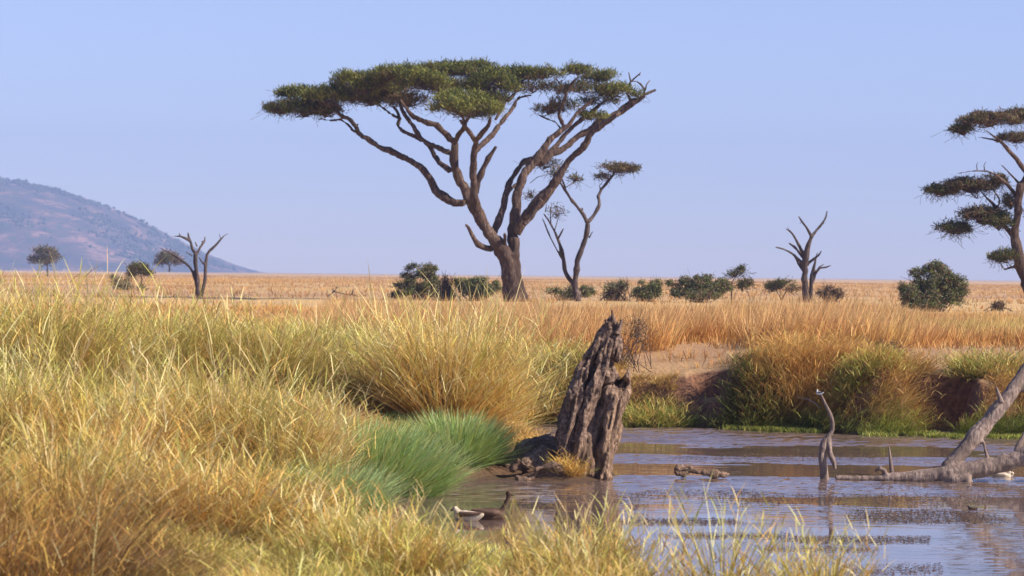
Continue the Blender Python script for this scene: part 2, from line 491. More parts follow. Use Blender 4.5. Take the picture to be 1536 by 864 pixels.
# left bank: long mixed grass growing in mounds
mc = []
for gy in np.arange(18, 68, 2.15):
    for gx in np.arange(-14, 4, 1.8):
        mc.append((gx + rng.uniform(-.75, .75), gy + rng.uniform(-.8, .8)))
mc = np.array(mc); mcr = rng.uniform(.75, 1.2, len(mc)); mch = np.where(rng.uniform(0, 1, len(mc)) < .42, rng.uniform(1.0, 1.45, len(mc)), rng.uniform(.10, .40, len(mc))); mcw = rng.uniform(0, 1, (len(mc), 2))
mclean = rng.normal(0, .16, (len(mc), 2)) + np.array([.05, -.05])
X, Y, px = wedge(13500, 19, 66, -160, 960)
d = water_sd(X, Y)
keep = (d > .12) & (X < 2.2) & ~((X > -2.3) & (Y > 38) & (Y < 49) & (d < 2.3)) & ~((X > -3.3) & (Y > 34.5) & (Y < 38.5) & (d < 1.6))
X, Y, px, d = X[keep], Y[keep], px[keep], d[keep]
dist = np.hypot(X[:, None] - mc[None, :, 0], Y[:, None] - mc[None, :, 1]) / mcr[None, :]
ci = dist.argmin(1); cd = dist[np.arange(len(X)), ci]
keep = (cd < 1.15) | (rng.uniform(0, 1, len(X)) < .35)
X, Y, px, d, ci, cd = X[keep], Y[keep], px[keep], d[keep], ci[keep], cd[keep]
g = fbm(X * .35, Y * .25, seed=31); g2 = fbm(X * .9, Y * .9, seed=32)
prof_ = np.clip(1 - cd ** 2, 0, 1)
hgt = .15 + .10 * g2 + (.42 + .58 * sstep(.3, 4, d)) * mch[ci] * prof_ ** .6
low = sstep(-3.6, -1.2, X) * sstep(36, 31, Y)
hlow = (1 - .5 * sstep(660, 700, px) * sstep(810, 770, px)) * np.interp(Y, [19, 24, 27, 30, 33], [.60, .52, .34, .18, .14]) * (.65 + .6 * prof_)
hgt = hgt * (1 - low) + hlow * low
hgt *= np.interp(Y, [19, 30, 42, 48, 60], [.88, .97, .84, .60, .45])
orange = sstep(-2.6, -4.4, X) * sstep(36, 27, Y)
green = np.clip(1.1 * sstep(.34, .56, g) * (1 - .8 * orange) + .5 * (mcw[ci, 0] - .4) + .30 * sstep(30, 42, Y) - .35 * orange + .25 * low, 0, 1)
cb = lerpc(BROWN * 1.1, YG * .62, green * .8); ct = lerpc(STRAW, YG * 1.2, green)
ct = ct * (1 - (orange * .65)[:, None]) + GOLD * 1.1 * (orange * .65)[:, None]
wh = rng.uniform(0, 1, len(X)) < .12
ct[wh] = PALE
for hx_, hy_, ra, rb in ((470, 40.5, .55, 2.0), (95, 43.2, .75, 1.6), (285, 35.8, .6, 1.6), (600, 48.0, .7, 1.6), (205, 32.5, .6, 1.5), (380, 27.5, .5, 1.3), (20, 33.5, .5, 1.5), (410, 47.5, .6, 1.6)):
    kk = ((X - XP(hx_, hy_)) / ra) ** 2 + ((Y - hy_) / rb) ** 2 < 1
    hgt = np.where(kk, .16, hgt)
for tx_, ty_, tr_ in ((690, 50.5, 2.3), (345, 38, 1.7), (75, 45.5, 2.0), (435, 37.5, 1.3), (260, 50, 1.8), (400, 50.5, 1.8), (320, 30, 1.6), (95, 29, 1.6), (15, 36, 1.6), (585, 52.5, 1.6), (170, 35.5, 1.5)):
    q_ = np.hypot(X - XP(tx_, ty_), (Y - ty_ + .5) * .8)
    hgt = np.where(low > .3, hgt, hgt * (.38 + .62 * sstep(tr_ * .6, tr_, q_)))
dead = (cd > .85) & (low < .3); ct[dead] = BROWN * 1.6; cb[dead] = BROWN * .8
pen = (Y > 44.5) & (X > -.9)
hgt = np.where(pen, .16 + .2 * g2, hgt); ct[pen] = STRAW; cb[pen] = ORNG * .8
jt = rng.uniform(.75, 1.2, (len(X), 1)) * (.68 + .5 * mcw[ci, 1])[:, None]; cb = cb * jt; ct = ct * jt
# blades lean away from the middle of their mound
ax_ = (X - mc[ci, 0]) / mcr[ci] * .78 + mclean[ci, 0]; ay_ = (Y - mc[ci, 1]) / mcr[ci] * .78 + mclean[ci, 1]
def tuft_dir(cx, cy, nb, rad, hgt, wid, lean_s, droop, cb, ct, wx_, wy_, hj=.3, m=4, frac=.42):
    idx = np.repeat(np.arange(len(cx)), nb); N = len(idx)
    a = rng.uniform(0, 2 * np.pi, N); r_ = np.sqrt(rng.uniform(0, 1, N)) * rad[idx]
    X = cx[idx] + r_ * np.cos(a); Y = cy[idx] + r_ * np.sin(a); Z = H(X, Y) - .03
    lean = np.abs(rng.normal(0, lean_s, N))
    hx_ = np.sin(lean) * np.cos(a) + wx_[idx]; hy_ = np.sin(lean) * np.sin(a) + wy_[idx]
    lean = np.arcsin(np.clip(np.hypot(hx_, hy_), 0, .93)); az = np.arctan2(hy_, hx_)
    L = hgt[idx] * np.clip(rng.normal(1, hj, N), .4, 1.3)
    j = 1 + rng.normal(0, .20, (N, 1)); jj = 1 + rng.normal(0, .06, (N, 3))
    B = np.stack([X, Y, Z], 1); dr = droop * rng.uniform(.1, 1.8, N); tipc = np.clip(ct[idx] * j * jj, .01, .95)
    k = rng.uniform(0, 1, N) < frac
    return [blades(B, az, lean, L, wid * rng.uniform(.5, 1.4, N), dr, np.clip(cb[idx] * j * jj, .01, .9), tipc),
            leafy(B[k], az[k], lean[k], L[k] * 1.02, dr[k], m, wid * .85, tipc[k])]
parts = tuft_dir(X, Y, 16, rng.uniform(.06, .18, len(X)), hgt, .010, .30, .30, cb, ct, ax_, ay_, m=5)
def reeds(X, Y, L, wid, cols):
    k = len(X); Z = H(X, Y) - .03
    az = rng.uniform(0, 6.28, k); lean = np.abs(rng.normal(.08, .16, k))
    out = [blades(np.stack([X, Y, Z], 1), az, lean, L, np.full(k, wid), np.full(k, .12), cols * .75, cols)]
    for s in (.35, .5, .62, .74, .85):
        bx = X + np.cos(az) * (np.sin(lean) * L * s + .12 * L * s * s); by = Y + np.sin(az) * (np.sin(lean) * L * s + .12 * L * s * s)
        bz = Z + np.cos(lean) * L * s - .066 * L * s ** 2.2
        out.append(blades(np.stack([bx, by, bz], 1), rng.uniform(0, 6.28, k), rng.uniform(.25, .75, k), L * rng.uniform(.14, .30, k), np.full(k, wid * 1.15), rng.uniform(0, .4, k), cols * .85, cols))
    return out
sel = rng.uniform(0, 1, len(X)) < .07 * np.interp(Y, [19, 36, 48], [1.3, 1, .5])
sel &= (hgt > .5)
k = int(sel.sum())
parts += reeds(X[sel], Y[sel], hgt[sel] * rng.uniform(.85, 1.2, k), .010, pick([PALE * .9, YG * 1.2, STRAW], [2, 3, 3], k))
o = blade_obj('bank_grass', parts, M['grass'])
tag(o, 'long mixed straw and yellow green grass covering the near left bank', 'grass', kind='stuff')

# tall orange grass on the plateau beyond the pool
X, Y, px = wedge(5200, 66, 84, 480, 1700)
s1 = vn(X * .45, Y * .3, seed=41)
edge = np.interp(px, [480, 760, 1000, 1012, 1120, 1130, 1300, 1420, 1500, 1700], [62, 65, 66.5, 71, 71, 66, 64.5, 70.5, 71, 71])
keep = (Y > edge) & (water_sd(X, Y) > 2.5)
X, Y, px, s1 = X[keep], Y[keep], px[keep], s1[keep]
hgt = 0.50 + .32 * s1 + .10 * rng.uniform(-1, 1, len(X))
hgt *= np.interp(px, [480, 900, 1000, 1300, 1420, 1700], [.95, 1.0, 1.15, 1.15, .72, .72])
gr = sstep(.5, .8, vn(X * .25, Y * .3, seed=42)) * .5 * sstep(1250, 1450, px)
parts = [tuft_field(X, Y, 30, rng.uniform(.12, .34, len(X)), hgt, .016, .20, .16, lerpc(ORNG * .85, YG, gr), lerpc(np.array([.72, .46, .20]), YG * 1.3, gr), wind=(.12, 0))]
o = blade_obj('tall_dry_grass', parts, M['grass'])
tag(o, 'band of tall orange dry grass on the flat ground beyond the pool', 'grass', kind='stuff')

# low grass of the open plain
parts = []
X, Y, px = wedge(5200, 60, 130, -150, 1700)
keep = (water_sd(X, Y) > 2.2) ; X, Y = X[keep], Y[keep]
hgt = .16 + .16 * vn(X * .3, Y * .3, seed=51)
tt = vn(X * .08, Y * .12, seed=52)
parts.append(tuft_field(X, Y, 12, np.full(len(X), .35), hgt, .024, .35, .2, lerpc(ORNG * .8, BROWN * 1.4, tt), lerpc(STRAW * 1.0, ORNG * 1.05, tt), levels=3))
X, Y, px = wedge(15000, 130, 950, -150, 1700)
hgt = .22 + .25 * vn(X * .1, Y * .05, seed=53)
tt = sstep(.35, .65, vn(X * .015, Y * .03, seed=54)); tt = np.clip(tt + .5 * np.exp(-((Y - 215) / 45) ** 2), 0, 1)
parts.append(tuft_field(X, Y, 8, np.full(len(X), .8), hgt, .05, .35, .2, lerpc(ORNG * .8, BROWN * 1.3, tt), lerpc(STRAW, ORNG * .9, tt), levels=3))
o = blade_obj('plain_grass', parts, M['grass'])
tag(o, 'short dry grass scattered over the open plain', 'grass', kind='stuff')

# far bank slope: ragged mix of green at the water and straw hanging from the lip
X, Y, px = wedge(9000, 56.5, 68, 760, 1660)
d = water_sd(X, Y)
gap = ((px > 1372) & (px < 1442) & (d < 2.2)) | ((px > 1015) & (px < 1092) & (d > .28) & (d < 1.9)) | ((px > 1405) & (px < 1480) & (d > .6) & (d < 1.8))
keep = (d > .03) & (d < 2.6) & (Y > 57.2) & ~gap
keep &= ~((px > 930) & (px < 1120) & (d > 1.1)) & ~((px > 1390) & (d > 1.6))
X, Y, px, d = X[keep], Y[keep], px[keep], d[keep]
g = vn(X * .7, d * 1.1, seed=61)
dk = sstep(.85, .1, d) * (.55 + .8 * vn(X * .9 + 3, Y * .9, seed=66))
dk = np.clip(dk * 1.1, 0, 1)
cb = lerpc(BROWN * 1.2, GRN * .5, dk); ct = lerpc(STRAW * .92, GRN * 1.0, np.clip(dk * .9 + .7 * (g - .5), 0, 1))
lime = np.exp(-((px - 1355) / 60) ** 2) * sstep(.7, .1, d) + np.exp(-((px - 1290) / 40) ** 2) * sstep(1.2, .3, d) * .6
cb = cb * (1 - lime[:, None]) + LIME * .7 * lime[:, None]; ct = ct * (1 - lime[:, None]) + LIME * lime[:, None]
hgt = .20 + .42 * g ** 1.3
hgt = np.where(px < 1110, hgt * (.42 + .25 * sstep(.5, .1, d)), hgt); hgt = np.where((px > 1010) & (px < 1092) & (d > .2), hgt * .5, hgt)
up_ = sstep(.12, .6, d)[:, None] * np.exp(-((px - 1240) / 130) ** 2)[:, None]
cb = cb * (1 - up_) + ORNG * .7 * up_; ct = ct * (1 - up_) + (ORNG * .5 + STRAW * .5) * up_
hgt *= 1 + .45 * np.exp(-((px - 1215) / 60) ** 2)
mx = .35 * (vn(X * 1.3, Y * 1.3, seed=67) - .5) * 2; my = .35 * (vn(X * 1.3, Y * 1.3, seed=68) - .5) * 2 - .25
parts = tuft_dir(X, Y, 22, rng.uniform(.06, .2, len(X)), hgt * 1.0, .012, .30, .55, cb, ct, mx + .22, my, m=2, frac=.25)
o = blade_obj('far_bank_grass', parts, M['grass'])
tag(o, 'ragged grass hanging down the earth bank across the pool, green by the water', 'grass', kind='stuff')

# bright low waterside grass strip
X = rng.uniform(XP(1090, 61), XP(1600, 58), 2600)
Yl = np.interp(X, [wp(p, r)[0] for p, r in ((1100, 643), (1180, 646), (1250, 650), (1300, 653), (1380, 654), (1460, 657), (1536, 657))],
               [wp(p, r)[1] for p, r in ((1100, 643), (1180, 646), (1250, 650), (1300, 653), (1380, 654), (1460, 657), (1536, 657))])
Y = Yl + rng.uniform(-.45, .25, len(X))
n = len(X); idx = np.repeat(np.arange(n), 14); N = len(idx)
k_ = vn(X * 1.6, Y * 3, seed=77) > .38
X, Y = X[k_], Y[k_]; n = len(X); idx = np.repeat(np.arange(n), 14); N = len(idx)
bs = np.stack([X[idx] + rng.normal(0, .05, N), Y[idx] + rng.normal(0, .05, N), np.maximum(H(X, Y)[idx], -.02)], 1)
c = pick([LIME, GRN, YG], [3, 3, 2], N, jit=.3)
parts = [blades(bs, rng.uniform(0, 6.28, N), np.abs(rng.normal(0, .4, N)), rng.uniform(.05, .16, N), np.full(N, .014), np.full(N, .2), c * .7, c, levels=3)]
o = blade_obj('waterside_grass', parts, M['grass'])
tag(o, 'low bright green grass strip growing in the shallows under the far bank', 'grass', kind='stuff')

# ------------------------------------------------------------------ tussocks: things of their own
def tussock(name, px, Y, height, radius, n, pal_b, pal_t, label, cat, spread=.55, droop=.35, width=.012, wind=(0, 0), group=None, stalks=0, z=None, leaf=4):
    if leaf: n = int(n * .6)
    x = XP(px, Y); zz = float(H(np.array([x]), np.array([Y]))[0]) if z is None else z
    root = empty(name, (x, Y, zz), label, cat, group)
    a = rng.uniform(0, 2 * np.pi, n); rr = rng.uniform(0, 1, n) ** .6
    X_ = x + rr * radius * np.cos(a); Y_ = Y + rr * radius * np.sin(a)
    Z_ = H(X_, Y_) - .04
    Z_ = np.where(water_sd(X_, Y_) < 0, -.05, Z_)
    lean = spread * rr * rng.uniform(.3, 1.5, n) + np.abs(rng.normal(0, .12, n))
    az = a + rng.normal(0, .35, n)
    hx_ = np.sin(lean) * np.cos(az) + wind[0]; hy_ = np.sin(lean) * np.sin(az) + wind[1]
    lean = np.arcsin(np.clip(np.hypot(hx_, hy_), 0, .95)); az = np.arctan2(hy_, hx_)
    L = height * rng.uniform(.45, 1.12, n) * (1 - .15 * rr)
    cb = pick(*pal_b, n, jit=.28); ct = pick(*pal_t, n, jit=.28)
    B = np.stack([X_, Y_, Z_], 1); dr = droop * rng.uniform(.2, 1.6, n)
    parts = [blades(B, az, lean, L, width * rng.uniform(.6, 1.4, n), dr, cb, ct)]
    if leaf: k = slice(0, int(n * .5)); parts.append(leafy(B[k], az[k], lean[k], L[k] * 1.02, dr[k], leaf, width * .95, ct[k]))
    o = blade_obj('blades', parts, M['grass'])
    attach(o, root)
    if stalks:
        k = stalks
        a = rng.uniform(0, 2 * np.pi, k); rr = rng.uniform(0, 1, k) ** .5
        X_ = x + rr * radius * .8 * np.cos(a); Y_ = Y + rr * radius * .8 * np.sin(a); Z_ = H(X_, Y_) - .04
        lean = spread * rr * .7 + np.abs(rng.normal(0, .08, k)); az = a + rng.normal(0, .3, k)
        L = height * rng.uniform(1.0, 1.35, k)
        c = pick([PALE, YG * 1.2], [3, 2], k)
        parts = [blades(np.stack([X_, Y_, Z_], 1), az, lean, L, np.full(k, width * 1.1), np.full(k, .12), c * .8, c)]
        # leaves set along each stalk
        for s in (.45, .6, .72, .84):
            bx = X_ + np.cos(az) * (np.sin(lean) * L * s + .12 * L * s * s)
            by = Y_ + np.sin(az) * (np.sin(lean) * L * s + .12 * L * s * s)
            bz = Z_ + np.cos(lean) * L * s - .066 * L * s ** 2.2
            parts.append(blades(np.stack([bx, by, bz], 1), rng.uniform(0, 6.28, k), rng.uniform(.25, .6, k), L * rng.uniform(.14, .26, k),
                                np.full(k, width * 1.1), rng.uniform(0, .3, k), c * .9, c))
        attach(blade_obj('stalks', parts, M['grass']), root)
    return root

GSED = 0
PB = ([BROWN, ORNG * .8], [1, 1]); PT = ([STRAW, GOLD, PALE], [3, 2, 1])
PYG = ([YG, STRAW, PALE], [4, 2, 1]); PBY = ([BROWN, YG * .6], [1, 1])
PGS = ([BLUEG, SEDGE, YG, PALE * .8], [5, 4, 2, 1]); PGB = ([SEDGE * .8, GRN * .7], [3, 1])
GL = 'grass tussocks on the near left bank'
tussock('grass_tussock', 75, 45.5, 1.98, .85, 5600, PB, PYG, 'tallest grass tussock at the left edge, brown hollow beneath and tips reaching the horizon', 'tussock', .5, .18, .013, group=GL, stalks=60)
tussock('grass_tussock', 15, 36.0, 1.6, .7, 2600, PBY, PYG, 'yellow green grass tussock at the left edge just below the tallest one', 'tussock', .5, .35, .012, group=GL, stalks=40)
tussock('grass_tussock', 260, 50, 1.5, .9, 3200, PBY, PYG, 'grass tussock standing below the forked dead tree at the left', 'tussock', .5, .18, .013, group=GL, stalks=45)
tussock('grass_tussock', 400, 50.5, 1.45, .9, 3000, PBY, PYG, 'yellow green tussock between the dead tree and the big golden fan of grass', 'tussock', .5, .18, .013, group=GL, stalks=45)
tussock('grass_tussock', 345, 38.0, 1.85, .8, 5400, PB, PYG, 'bushy yellow green tussock with a dark hollow, mid left bank', 'tussock', .55, .2, .012, group=GL, stalks=50)
tussock('grass_tussock', 435, 37.5, 1.55, .38, 2600, PB, ([PALE, STRAW], [3, 2]), 'bleached straw tussock with a bright right edge beside the dark gap', 'tussock', .45, .2, .012, group=GL, stalks=25)
tussock('grass_tussock', 585, 52.5, 1.5, .8, 2600, PBY, PYG, 'olive tussock directly left of the big golden fan of grass', 'tussock', .45, .3, .013, group=GL, stalks=35)
tussock('grass_tussock', 672, 50.5, 2.35, .50, 8000, ([ORNG, GOLD * .8, BROWN], [3, 2, 1]), ([PALE, STRAW, YG * 1.2], [4, 3, 3]), 'big golden fan of arching grass beside the tree stump', 'tussock', .72, .15, .013, wind=(.06, 0), group=GL, stalks=110)
tussock('grass_tussock', 320, 30.0, 1.15, .8, 3400, PB, PT, 'dense orange straw tussock in the lower left foreground', 'tussock', .6, .45, .011, group=GL, stalks=20)
tussock('grass_tussock', 95, 29.0, 1.15, .8, 3200, PB, ([STRAW, YG, PALE], [3, 3, 1]), 'straw and green tussock at the lower left corner', 'tussock', .55, .4, .011, group=GL, stalks=40)
tussock('grass_tussock', 170, 35.5, 1.5, .7, 2600, PB, PT, 'orange tussock in the left bank between the corner tussock and the hollow one', 'tussock', .55, .4, .012, group=GL, stalks=30)
GS = 'green sedge clumps at the water'
tussock('sedge_clump', 555, 42.0, 1.15, .95, 7000, PGB, PGS, 'large blue green sedge clump on the near shore', 'sedge', .6, .22, .0135, wind=(.08, 0), leaf=0, group=GS)
tussock('sedge_clump', 690, 46.2, .98, .48, 4600, PGB, PGS, 'small bright green sedge clump at the water just left of the stump', 'sedge', .75, .2, .0135, wind=(.10, 0), leaf=0, group=GS)
tussock('sedge_clump', 492, 36.9, .85, .65, 3800, PGB, ([BLUEG * 1.2, PALE, BLUEG], [3, 1, 3]), 'pale grey green sedge patch in front of the large sedge clump', 'sedge', .7, .3, .010, leaf=0, group=GS)
GF = 'tussocks along the far bank'
tussock('grass_tussock', 978, 61.9, .72, .45, 1800, ([GRN * .5, GRN * .7], [1, 1]), ([YG, GRN, STRAW], [3, 2, 2]), 'green and gold tussock on the far bank just right of the stump', 'tussock', .8, .4, .015, wind=(-.05, -.08), group=GF)
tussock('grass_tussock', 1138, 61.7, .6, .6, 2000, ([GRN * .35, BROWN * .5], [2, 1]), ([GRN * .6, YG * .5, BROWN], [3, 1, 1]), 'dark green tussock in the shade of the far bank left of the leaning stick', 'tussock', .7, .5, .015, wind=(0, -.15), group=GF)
tussock('grass_tussock', 1215, 63.4, .85, 1.0, 5200, ([BROWN * 1.2, ORNG * .8], [1, 1]), ([STRAW, ORNG * 1.15, YG * .9], [4, 4, 1]), 'large orange brown hump of grass hanging over the far bank behind the leaning stick', 'tussock', .75, .55, .013, wind=(.22, -.22), group=GF, leaf=1)
tussock('grass_tussock', 1300, 60.6, .6, .55, 2400, ([GRN * .7, YG * .6], [1, 1]), ([LIME, YG * 1.25, STRAW], [3, 3, 2]), 'lime green and gold tussock on the far bank right of the leaning stick', 'tussock', .8, .5, .014, wind=(.18, -.15), group=GF, leaf=2)
tussock('grass_tussock', 1490, 61.2, .75, .7, 2200, ([GRN * .5, BROWN], [2, 1]), ([YG, GRN, STRAW], [3, 2, 3]), 'green tussock on the far bank behind the leaning log branch', 'tussock', .7, .5, .015, wind=(0, -.1), group=GF)
tussock('grass_tussock', 830, 63.5, .95, .9, 2800, PBY, PYG, 'olive gold tussock across the water left of the stump', 'tussock', .6, .4, .015, group=GF)

# foreground reed-like grass in front of the pool
GR = 'stalky grass clumps at the bottom of the picture'
PF = ([YG * 1.05, STRAW, GOLD, PALE], [4, 3, 2, 1])
for px_, Y_, h_, r_, n_, st_, lab in (
    (600, 27.5, .74, .50, 1500, 60, 'stalky grass clump in front of the sedge at the bottom'),
    (730, 25.4, .42, .45, 800, 34, 'stalky grass clump below the two ducks'),
    (866, 27.0, .80, .38, 1200, 60, 'stalky grass clump in front of the stump reflection'),
    (915, 25.5, .72, .35, 900, 30, 'short grass clump right of the one before the stump reflection'),
    (1085, 26.0, 1.0, .24, 300, 22, 'tall pale reed stalks rising alone before the open water'),
    (1160, 25.5, .52, .35, 600, 18, 'low grass clump at the bottom between two stalky ones'),
    (1240, 26.0, .78, .26, 420, 22, 'last stalky grass clump at the bottom right before bare water'),
    (540, 28.0, .85, .5, 1500, 45, 'straw grass clump left of the other stalky ones at the bottom'),
):
    tussock('reed_clump', px_, Y_, h_, r_, n_, PBY, PF, lab, 'grass clump', .45, .25, .010, group=GR, stalks=st_)

# ------------------------------------------------------------------ wood: tubes + voxel skin
def smooth_path(pts, rad, step):
    pts = np.array(pts, float); rad = np.array(rad, float)
    if len(pts) == 2:
        n = max(2, int(np.linalg.norm(pts[1] - pts[0]) / step) + 1)
        u = np.linspace(0, 1, n)[:, None]
        return pts[0] * (1 - u) + pts[1] * u, np.interp(u[:, 0], [0, 1], rad)
    P_, R_ = [], []
    for i in range(len(pts) - 1):
        p0 = pts[max(i - 1, 0)]; p1 = pts[i]; p2 = pts[i + 1]; p3 = pts[min(i + 2, len(pts) - 1)]
        n = max(1, int(np.linalg.norm(p2 - p1) / step))
        for k in range(n):
            u = k / n
            P_.append(.5 * (2 * p1 + (p2 - p0) * u + (2 * p0 - 5 * p1 + 4 * p2 - p3) * u * u + (3 * p1 - p0 - 3 * p2 + p3) * u ** 3))
            R_.append(rad[i] * (1 - u) + rad[i + 1] * u)
    P_.append(pts[-1]); R_.append(rad[-1])
    return np.array(P_), np.array(R_)

def tube(pts, rad, sides=8, step=.3, jit=0.0, seed=0):
    P_, R_ = smooth_path(pts, rad, step)
    n = len(P_)
    if jit:
        j = np.stack([vn(P_[:, 2] * 2.2 + seed, P_[:, 0] * 2.2, seed=71 + k) - .5 for k in range(3)], 1)
        P_ = P_ + j * jit * (R_[:, None] ** .5); 
        R_ = R_ * (1 + .5 * (vn(P_[:, 2] * 4 + seed, P_[:, 0] * 4, seed=75) - .5))
    T = np.gradient(P_, axis=0); T /= np.linalg.norm(T, axis=1)[:, None] + 1e-9
    up = np.array([0, 1, 0.01]); A = np.cross(T, up); A /= np.linalg.norm(A, axis=1)[:, None] + 1e-9
    B = np.cross(T, A)
    ang = np.linspace(0, 2 * np.pi, sides, endpoint=False)
    V = (P_[:, None, :] + R_[:, None, None] * (np.cos(ang)[None, :, None] * A[:, None, :] + np.sin(ang)[None, :, None] * B[:, None, :])).reshape(-1, 3)
    Fc = []
    for i in range(n - 1):
        for k in range(sides):
            k2 = (k + 1) % sides
            Fc.append((i * sides + k, i * sides + k2, (i + 1) * sides + k2, (i + 1) * sides + k))
    Fc.append(tuple(range(sides))[::-1]); Fc.append(tuple((n - 1) * sides + k for k in range(sides)))
    return V, Fc

def join_pf(parts):
    V = []; Fc = []; n = 0
    for v, f in parts:
        V.append(v); Fc += [tuple(i + n for i in q) for q in f]; n += len(v)
    return np.concatenate(V), Fc

def skin(name, parts, material, voxel, disp=None, parent=None, smooth_it=2):
    """joins closed tubes into one continuous surface"""
    V, Fc = join_pf(parts)
    o = mesh_from(name, V, Fc)
    md = o.modifiers.new('r', 'REMESH'); md.mode = 'VOXEL'; md.voxel_size = voxel; md.adaptivity = 0
    if smooth_it:
        sm = o.modifiers.new('s', 'SMOOTH'); sm.factor = .5; sm.iterations = smooth_it
    dg = bpy.context.evaluated_depsgraph_get(); dg.update()
    me = bpy.data.meshes.new_from_object(o.evaluated_get(dg))
    old = o.data; o.modifiers.clear(); o.data = me; bpy.data.meshes.remove(old); me.name = name
    if disp:
        co = np.empty(len(me.vertices) * 3, np.float32); me.vertices.foreach_get('co', co); co = co.reshape(-1, 3).astype(float)
        no = np.empty(len(me.vertices) * 3, np.float32); me.vertices.foreach_get('normal', no); no = no.reshape(-1, 3).astype(float)
        co = disp(co, no); me.vertices.foreach_set('co', co.astype(np.float32).ravel()); me.update()
    me.materials.clear(); me.materials.append(material)
    me.polygons.foreach_set('use_smooth', [True] * len(me.polygons))
    if parent: attach(o, parent)
    return o

def ridge_disp(amp, fx, fz):
    def f(co, no):
        n = fbm(co[:, 0] * fx, co[:, 2] * fz, co[:, 1] * fx, o=3, seed=91)
        r = 1 - np.abs(2 * n - 1) * 2
        return co + no * (amp * (r - .4))[:, None]
    return f

RK = 1.0
def limb(Y0, Y1, pr, px_m=None):
    """pr: list of (px, py, radius_px); depth runs from Y0 to Y1 along it"""
    n = len(pr); pts = []; rad = []
    for i, (x, y, r) in enumerate(pr):
        Yi = Y0 + (Y1 - Y0) * i / (n - 1)
        pts.append(P(x, y, Yi)); rad.append(r * RK * Yi / F)
    return pts, rad

# --- foliage
def leaves(centers, k, length, width, cols, up=.6, spread=.12):
    """k rhombic leaf blades per centre, fanning up and out"""
    n = len(centers); idx = np.repeat(np.arange(n), k); N = len(idx)
    d = rng.normal(0, 1, (N, 3)); d /= np.linalg.norm(d, axis=1)[:, None]
    d[:, 2] = d[:, 2] * .7 + up; d /= np.linalg.norm(d, axis=1)[:, None]
    s = rng.normal(0, 1, (N, 3)); s = np.cross(d, s); s /= np.linalg.norm(s, axis=1)[:, None]
    L = length * rng.uniform(.6, 1.4, (N, 1)); W = width * rng.uniform(.6, 1.4, (N, 1))
    c = centers[idx] + rng.normal(0, spread, (N, 3))
    V = np.stack([c, c + d * L * .45 + s * W * .5, c + d * L, c + d * L * .45 - s * W * .5], 1).reshape(-1, 3)
    C = np.clip(np.repeat(cols[idx] * (1 + rng.normal(0, .15, (N, 1))), 4, axis=0), .005, .9)
    return V, np.arange(N * 4), np.arange(N) * 4, C

def pad_centers(px, py, rx, ry, Y, n, top=.5, seed=0, depth=.9):
    """points through a flattened crown pad; clumped; biased to its upper shell"""
    c = P(px, py, Y); m = Y / F
    RX, RZ, RY = rx * m, ry * m, rx * m * depth
    out = []; it_ = 0
    while sum(len(o) for o in out) < n:
        it_ += 1; ease = .02 * it_
        p = rng.uniform(-1, 1, (n * 3 + 60, 3)); r = np.linalg.norm(p, axis=1)
        k = (r < 1) & (r > rng.uniform(0, .9, len(r)) ** 1.5 * .8)
        p = p[k]
        q = p * np.array([RX, RY, RZ])
        q[:, 2] = np.where(q[:, 2] < 0, q[:, 2] * .55, q[:, 2]) - .15 * RZ
        q[:, 2] += .25 * RZ * (vn((c[0] + q[:, 0]) * .8, q[:, 1] * .8, seed=seed + 7) - .5)
        q[:, 2] += .35 * RZ * (vn((c[0] + q[:, 0]) * 2.2, q[:, 1] * 2.2, seed=seed + 17) - .5) * 2
        cl = .6 * vn((c[0] + q[:, 0]) * 1.1, q[:, 1] * 1.1, (c[2] + q[:, 2]) * 1.8, seed=seed + 100) + .4 * vn((c[0] + q[:, 0]) * 3, q[:, 1] * 3, (c[2] + q[:, 2]) * 4, seed=seed + 101)
        keep = cl + .2 * p[:, 2] * top > rng.uniform(.45, .62, len(p)) - ease
        q = q[keep]
        q[:, 2] += .10 * RX * (1 - (q[:, 0] / RX) ** 2) * .3
        out.append(q)
    q = np.concatenate(out)[:n]
    return c + q

def twigs(starts, ends, r0, r1, sag=.0):
    """thin three sided twigs from start to end points"""
    parts = []
    for s, e in zip(starts, ends):
        mid = (s + e) / 2 + rng.normal(0, .10, 3) * np.linalg.norm(e - s)
        pts = np.array([s, mid, e]); rad = [r0, (r0 + r1) / 2, r1]
        P_, R_ = pts, np.array(rad)
        T = np.gradient(P_, axis=0); T /= np.linalg.norm(T, axis=1)[:, None]
        A = np.cross(T, [0.3, 1, 0.1]); A /= np.linalg.norm(A, axis=1)[:, None] + 1e-9; B = np.cross(T, A)
        ang = np.array([0, 2.094, 4.189])
        V = (P_[:, None, :] + R_[:, None, None] * (np.cos(ang)[None, :, None] * A[:, None, :] + np.sin(ang)[None, :, None] * B[:, None, :])).reshape(-1, 3)
        Fc = [(i * 3 + k, i * 3 + (k + 1) % 3, (i + 1) * 3 + (k + 1) % 3, (i + 1) * 3 + k) for i in range(2) for k in range(3)]
        parts.append((V, Fc))
    return join_pf(parts)

DARKG = np.array([.065, .082, .022]); OLIVE = np.array([.18, .18, .038]); DUST = np.array([.13, .10, .05]); BRN = np.array([.12, .075, .045])
GREY = np.array([.10, .105, .06])

